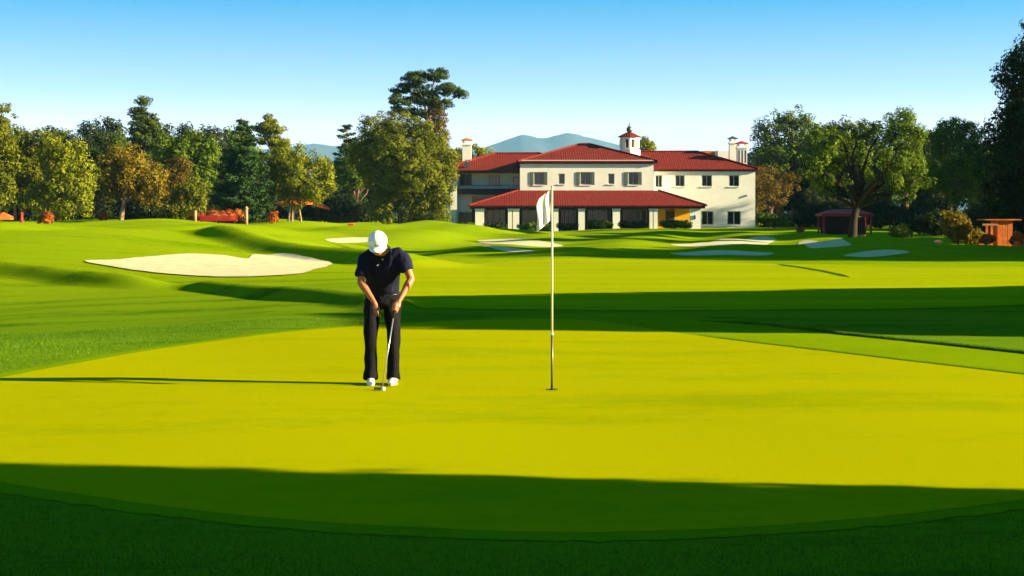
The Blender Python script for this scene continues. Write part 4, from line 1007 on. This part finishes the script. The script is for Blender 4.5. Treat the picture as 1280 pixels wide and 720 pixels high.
fs = [(j * n + k, j * n + (k + 1) % n, ((j + 1) % 4) * n + (k + 1) % n, ((j + 1) % 4) * n + k) for j in range(4) for k in range(n)]
cl.add(vs, fs); cl.build('collar', m_shirt, G, True)
e = MB(); e.ellipsoid((-.022, -.247, 1.283), (.011, .006, .008), None, 8, 6); e.ellipsoid((-.012, -.246, 1.292), (.006, .006, .005), None, 8, 6); e.build('chest_logo', m_cap, G, True)
e = MB(); e.ellipsoid((.028, -.222, 1.345), (.006, .004, .006), None, 8, 6); e.build('button', m_cap, G, True)
# trousers
L_ = MB()
L_.tube([(.0, .135, .985), (0, .13, .93), (0, .13, .86), (0, .125, .80)], [(.178, .122), (.185, .132), (.188, .135), (.14, .10)], 24)
for sgn, h_, k_, a_ in ((-1, *[q[0] for q in (hips, knees, ank)]), (1, *[q[1] for q in (hips, knees, ank)])):
    a2 = a_ + Vector((0, -.03, 0))
    L_.tube([h_ + Vector((0, 0, .02)), h_.lerp(k_, .25), h_.lerp(k_, .6), k_, k_.lerp(a2, .5), k_.lerp(a2, .86), a2 + Vector((0, -.012, .0)), a2 + Vector((0, -.02, -.035))],
            [(.098, .108), (.092, .104), (.078, .094), (.070, .082), (.068, .076), (.070, .080), (.078, .092), (.074, .098)], 18)
L_.remesh('trousers', m_trs, G, .009, 3, (.020, (7, 7, 4)))
bl = MB(); bl.tube([(0, .134, .955), (0, .13, .985)], [(.188, .133), (.187, .132)], 24); bl.build('belt', plain('black_leather', (.012, .011, .010), .4), G, True)
# shoes
for s, a_, out in ((-1, ank[0], -.06), (1, ank[1], .10)):
    sh = empty('shoe', (a_.x, 0, 0)); sh.parent = G; sh.rotation_euler = (0, 0, -out * 1.2)
    q = MB(); q.tube([(0, .125, .045), (0, .07, .055), (0, .0, .05), (0, -.08, .038), (0, -.135, .03), (0, -.165, .025)], [(.032, .035), (.037, .047), (.038, .043), (.044, .032), (.040, .024), (.024, .014)], 14)
    q.tube([(0, .06, .05), (0, .055, .10)], [(.036, .045), (.034, .042)], 12); q.remesh('upper', m_shoe, sh, .007, 2)
    q = MB(); n = 22; ring = [(.046 * math.cos(6.283 * k / n) * (1 - .12 * math.sin(6.283 * k / n)), -.02 - .152 * math.sin(6.283 * k / n)) for k in range(n)]
    q.add([(x, y, .0) for x, y in ring] + [(x, y, .018) for x, y in ring], [tuple(range(n))[::-1], tuple(range(n, 2 * n))] + [(k, (k + 1) % n, n + (k + 1) % n, n + k) for k in range(n)]); q.build('sole', M['white'] if s < 0 else plain('tan_rubber', (.35, .18, .10), .7), sh)
# putter (held): its own thing
pt = empty('putter', (gx0 + gb.x, gy0 + gb.y, GH + .008), 0, 'steel putter with a dark grip held in the golfer\'s lower hand', 'putter')
off = Vector((gb.x, gb.y, 0))
g = MB(); g.tube([ong(.065) - off, ong(.09) - off, ong(.27) - off], [.0125, .0145, .0105], 12); g.build('grip', plain('dark_rubber_grip', (.02, .02, .02), .8), pt, True)
g = MB(); g.tube([ong(.27) - off, ong(.985) - off], [.0075, .006], 12); g.build('shaft', plain('steel', (.55, .55, .54), .28, .8), pt, True)
g = MB(); g.box(-.085, .03, -.018, .012, .004, .028); g.tube([ong(.97) - off, Vector((0, 0, .022))], [.008, .009], 8); g.build('head', plain('dark_steel', (.07, .065, .06), .4, .6), pt, bevel=.004)
m = MB(); m.ellipsoid((0, 0, 0), (.0214, .0214, .0214), None, 20, 14)
ba = m.build('golf_ball', plain('white_urethane', (.82, .82, .80), .3), None, True); ba.location = (gx0 + .052 + .018, gy0 - .64, float(H(gx0 + .07, gy0 - .64)) + .028); tag(ba, 'white ball on the green at the putter head', 'golf ball')

# distant person under the shelter in orange
def far_person():
    d = 138; x = X(1079, d); z = float(H(x, d))
    r = empty('person', (x, d, z), 0, 'small distant person in orange standing under the red shelter', 'person')
    b = MB(); b.ellipsoid((.02, -.02, 1.48), (.085, .1, .115)); b.tube([(0, 0, 1.15), (.01, 0, 1.42)], [.06, .05], 8)
    b.tube([(0, 0, .78), (0, 0, 1.0), (0, -.01, 1.28), (0, 0, 1.34)], [(.15, .1), (.14, .1), (.19, .11), (.1, .08)], 12)
    for s in (-1, 1):
        b.tube([(s * .17, 0, 1.28), (s * .24, -.02, 1.03), (s * .2, -.15, .82), (s * .19, -.17, .74)], [.055, .045, .035, .02], 8)
        b.tube([(s * .09, 0, .82), (s * .11, -.02, .45), (s * .13, .02, .06)], [.085, .06, .04], 8); b.tube([(s * .13, .05, .04), (s * .14, -.16, .03)], [.04, .03], 8)
    b.remesh('body', m_skin, r, .02, 1)
    c = MB(); c.tube([(0, 0, .72), (0, 0, 1.0), (0, -.01, 1.28), (0, 0, 1.37)], [(.18, .13), (.165, .125), (.215, .135), (.10, .09)], 12)
    for s in (-1, 1): c.tube([(s * .12, 0, 1.3), (s * .18, 0, 1.27), (s * .24, -.02, 1.03), (s * .21, -.12, .86)], [.07, .07, .058, .045], 8)
    c.remesh('jacket', M['orange'], r, .022, 1)
    c = MB(); c.tube([(0, 0, .86), (0, 0, .72)], [(.17, .12), (.17, .12)], 12)
    for s in (-1, 1): c.tube([(s * .09, 0, .82), (s * .11, -.02, .45), (s * .13, .02, .09)], [.1, .075, .06], 8)
    c.remesh('trousers', M['brick'], r, .022, 1)
    c = MB(); c.ellipsoid((.02, 0, 1.53), (.095, .11, .09)); c.build('hair', M['bark'], r, True)
far_person()

# ------------------------------------------------------------------ mountains, sky, sun, haze
def mountains():
    d0 = 8000.0; n = 260; rows = 26; vs = []; fs = []
    from mathutils import noise as N
    prof = [(-3000, 187), (-1200, 184), (-300, 189), (200, 187), (380, 184), (480, 186), (560, 190), (590, 187), (610, 181), (635, 173), (652, 167), (668, 169), (680, 174), (700, 168), (714, 166), (735, 170), (760, 177), (800, 186), (900, 190), (1100, 188), (1600, 180), (3000, 186), (4500, 190)]
    px_ = np.concatenate([np.linspace(-3000, 300, 50), np.linspace(310, 960, 160), np.linspace(980, 4500, 50)]); n = len(px_)
    for j in range(rows):
        t = j / (rows - 1); d = d0 - 2200 + 4400 * t
        for i in range(n):
            p = px_[i]; top = Z(np.interp(p, [a for a, _ in prof], [b for _, b in prof]), d0)
            e = 1 - abs(2 * t - 1) ** 1.3; x = (p - 640) / F * d0
            nz = N.fractal(Vector((x / 420, d / 420, 0)), 1, 2.2, 6)
            h = top * e * (1 + .0 * nz) + nz * 48 * e * (1 - .75 * (abs(t - .5) < .03)) - 3
            vs.append((x, d, h))
    for j in range(rows - 1):
        for i in range(n - 1): a = j * n + i; fs.append((a, a + 1, a + n + 1, a + n))
    me = bpy.data.meshes.new('mountains'); me.from_pydata(vs, [], fs)
    m, nt, b = nm('hazy_blue_scrub'); b.inputs['Roughness'].default_value = 1; b.inputs['Specular IOR Level'].default_value = 0  # scrub colour shifted to blue, painting in part of the haze
    c = ramp(nt, noise(nt, mapping(nt), (.006), 8, .65), [(.35, (.02, .034, .045)), (.7, (.06, .075, .08))]); nt.links.new(c, b.inputs['Base Color'])
    tag(link('mountains', me, m, smooth=True), kind='structure', label='low blue hazy mountain ridge on the horizon')
mountains()
HAZE = .68e-4
if HAZE:
    m = MB(); m.box(-11000, 11000, -300, 11500, -12, 520); hz = m.build('haze', None); hz.data.materials.clear()
    mt = bpy.data.materials.new('haze_air'); mt.use_nodes = True; nt = mt.node_tree; nt.nodes.clear()
    out = nt.nodes.new('ShaderNodeOutputMaterial'); pv = nt.nodes.new('ShaderNodeVolumePrincipled')
    pv.inputs['Color'].default_value = (.27, .57, 1, 1); pv.inputs['Density'].default_value = HAZE; pv.inputs['Anisotropy'].default_value = .0
    nt.links.new(pv.outputs[0], out.inputs['Volume']); hz.data.materials.append(mt)
    tag(hz, 'thin blue air between the course and the mountains', 'haze', kind='stuff')

w = bpy.data.worlds.new('World'); sc.world = w; w.use_nodes = True; nt = w.node_tree; nt.nodes.clear()
out = nt.nodes.new('ShaderNodeOutputWorld'); bg = nt.nodes.new('ShaderNodeBackground'); sky = nt.nodes.new('ShaderNodeTexSky')
sky.sky_type = 'NISHITA'; sky.sun_disc = False; sky.sun_elevation = EL; sky.sun_rotation = math.radians(90) + AZ
sky.air_density = 1.0; sky.dust_density = .4; sky.ozone_density = 3.0; sky.altitude = 0
tc = nt.nodes.new('ShaderNodeTexCoord'); mp = nt.nodes.new('ShaderNodeMapping'); mp.inputs['Scale'].default_value = (1, 1, 4.5)
nr = nt.nodes.new('ShaderNodeVectorMath'); nr.operation = 'NORMALIZE'
nt.links.new(tc.outputs['Generated'], mp.inputs[0]); nt.links.new(mp.outputs[0], nr.inputs[0]); nt.links.new(nr.outputs[0], sky.inputs[0])
hs = nt.nodes.new('ShaderNodeHueSaturation'); hs.inputs['Saturation'].default_value = .80; hs.inputs['Hue'].default_value = .485
nt.links.new(sky.outputs[0], hs.inputs['Color']); sp = nt.nodes.new('ShaderNodeSeparateXYZ'); nt.links.new(tc.outputs['Generated'], sp.inputs[0])
rp = ramp(nt, sp.outputs[2], [(0, (1, .66, .56)), (.055, (1, .63, .56)), (.075, (.60, .54, .56)), (.134, (.008, .37, .54)), (.4, (.08, .34, .32))])
nt.links.new(mixc(nt, 1.0, hs.outputs[0], rp, 'MULTIPLY'), bg.inputs[0]); bg.inputs[1].default_value = .12
nt.links.new(bg.outputs[0], out.inputs[0])
sd_ = bpy.data.lights.new('sun', 'SUN'); sd_.energy = 4.2; sd_.angle = math.radians(.5); sd_.color = (1, .82, .50)
so = bpy.data.objects.new('sun', sd_); COL.objects.link(so)
sun_dir = Vector((math.cos(EL) * math.cos(AZ), -math.cos(EL) * math.sin(AZ), math.sin(EL)))
so.rotation_euler = sun_dir.to_track_quat('Z', 'Y').to_euler(); so.location = (60, -20, 40)

cam = bpy.data.cameras.new('camera'); co = bpy.data.objects.new('camera', cam); COL.objects.link(co); sc.camera = co
co.location = (0, 0, CH); co.rotation_euler = (math.radians(90), 0, 0)
cam.sensor_width = 36; cam.lens = 36 * F / 1280; cam.shift_y = -(360 - HZ) / 1280; cam.clip_end = 30000; cam.clip_start = .1
vs_ = sc.view_settings; vs_.view_transform = 'Standard'; vs_.look = 'None'; vs_.gamma = 1; vs_.use_curve_mapping = False; vs_.exposure = 2.45
sc.cycles.volume_bounces = 1; sc.cycles.max_bounces = 6; sc.cycles.transparent_max_bounces = 4
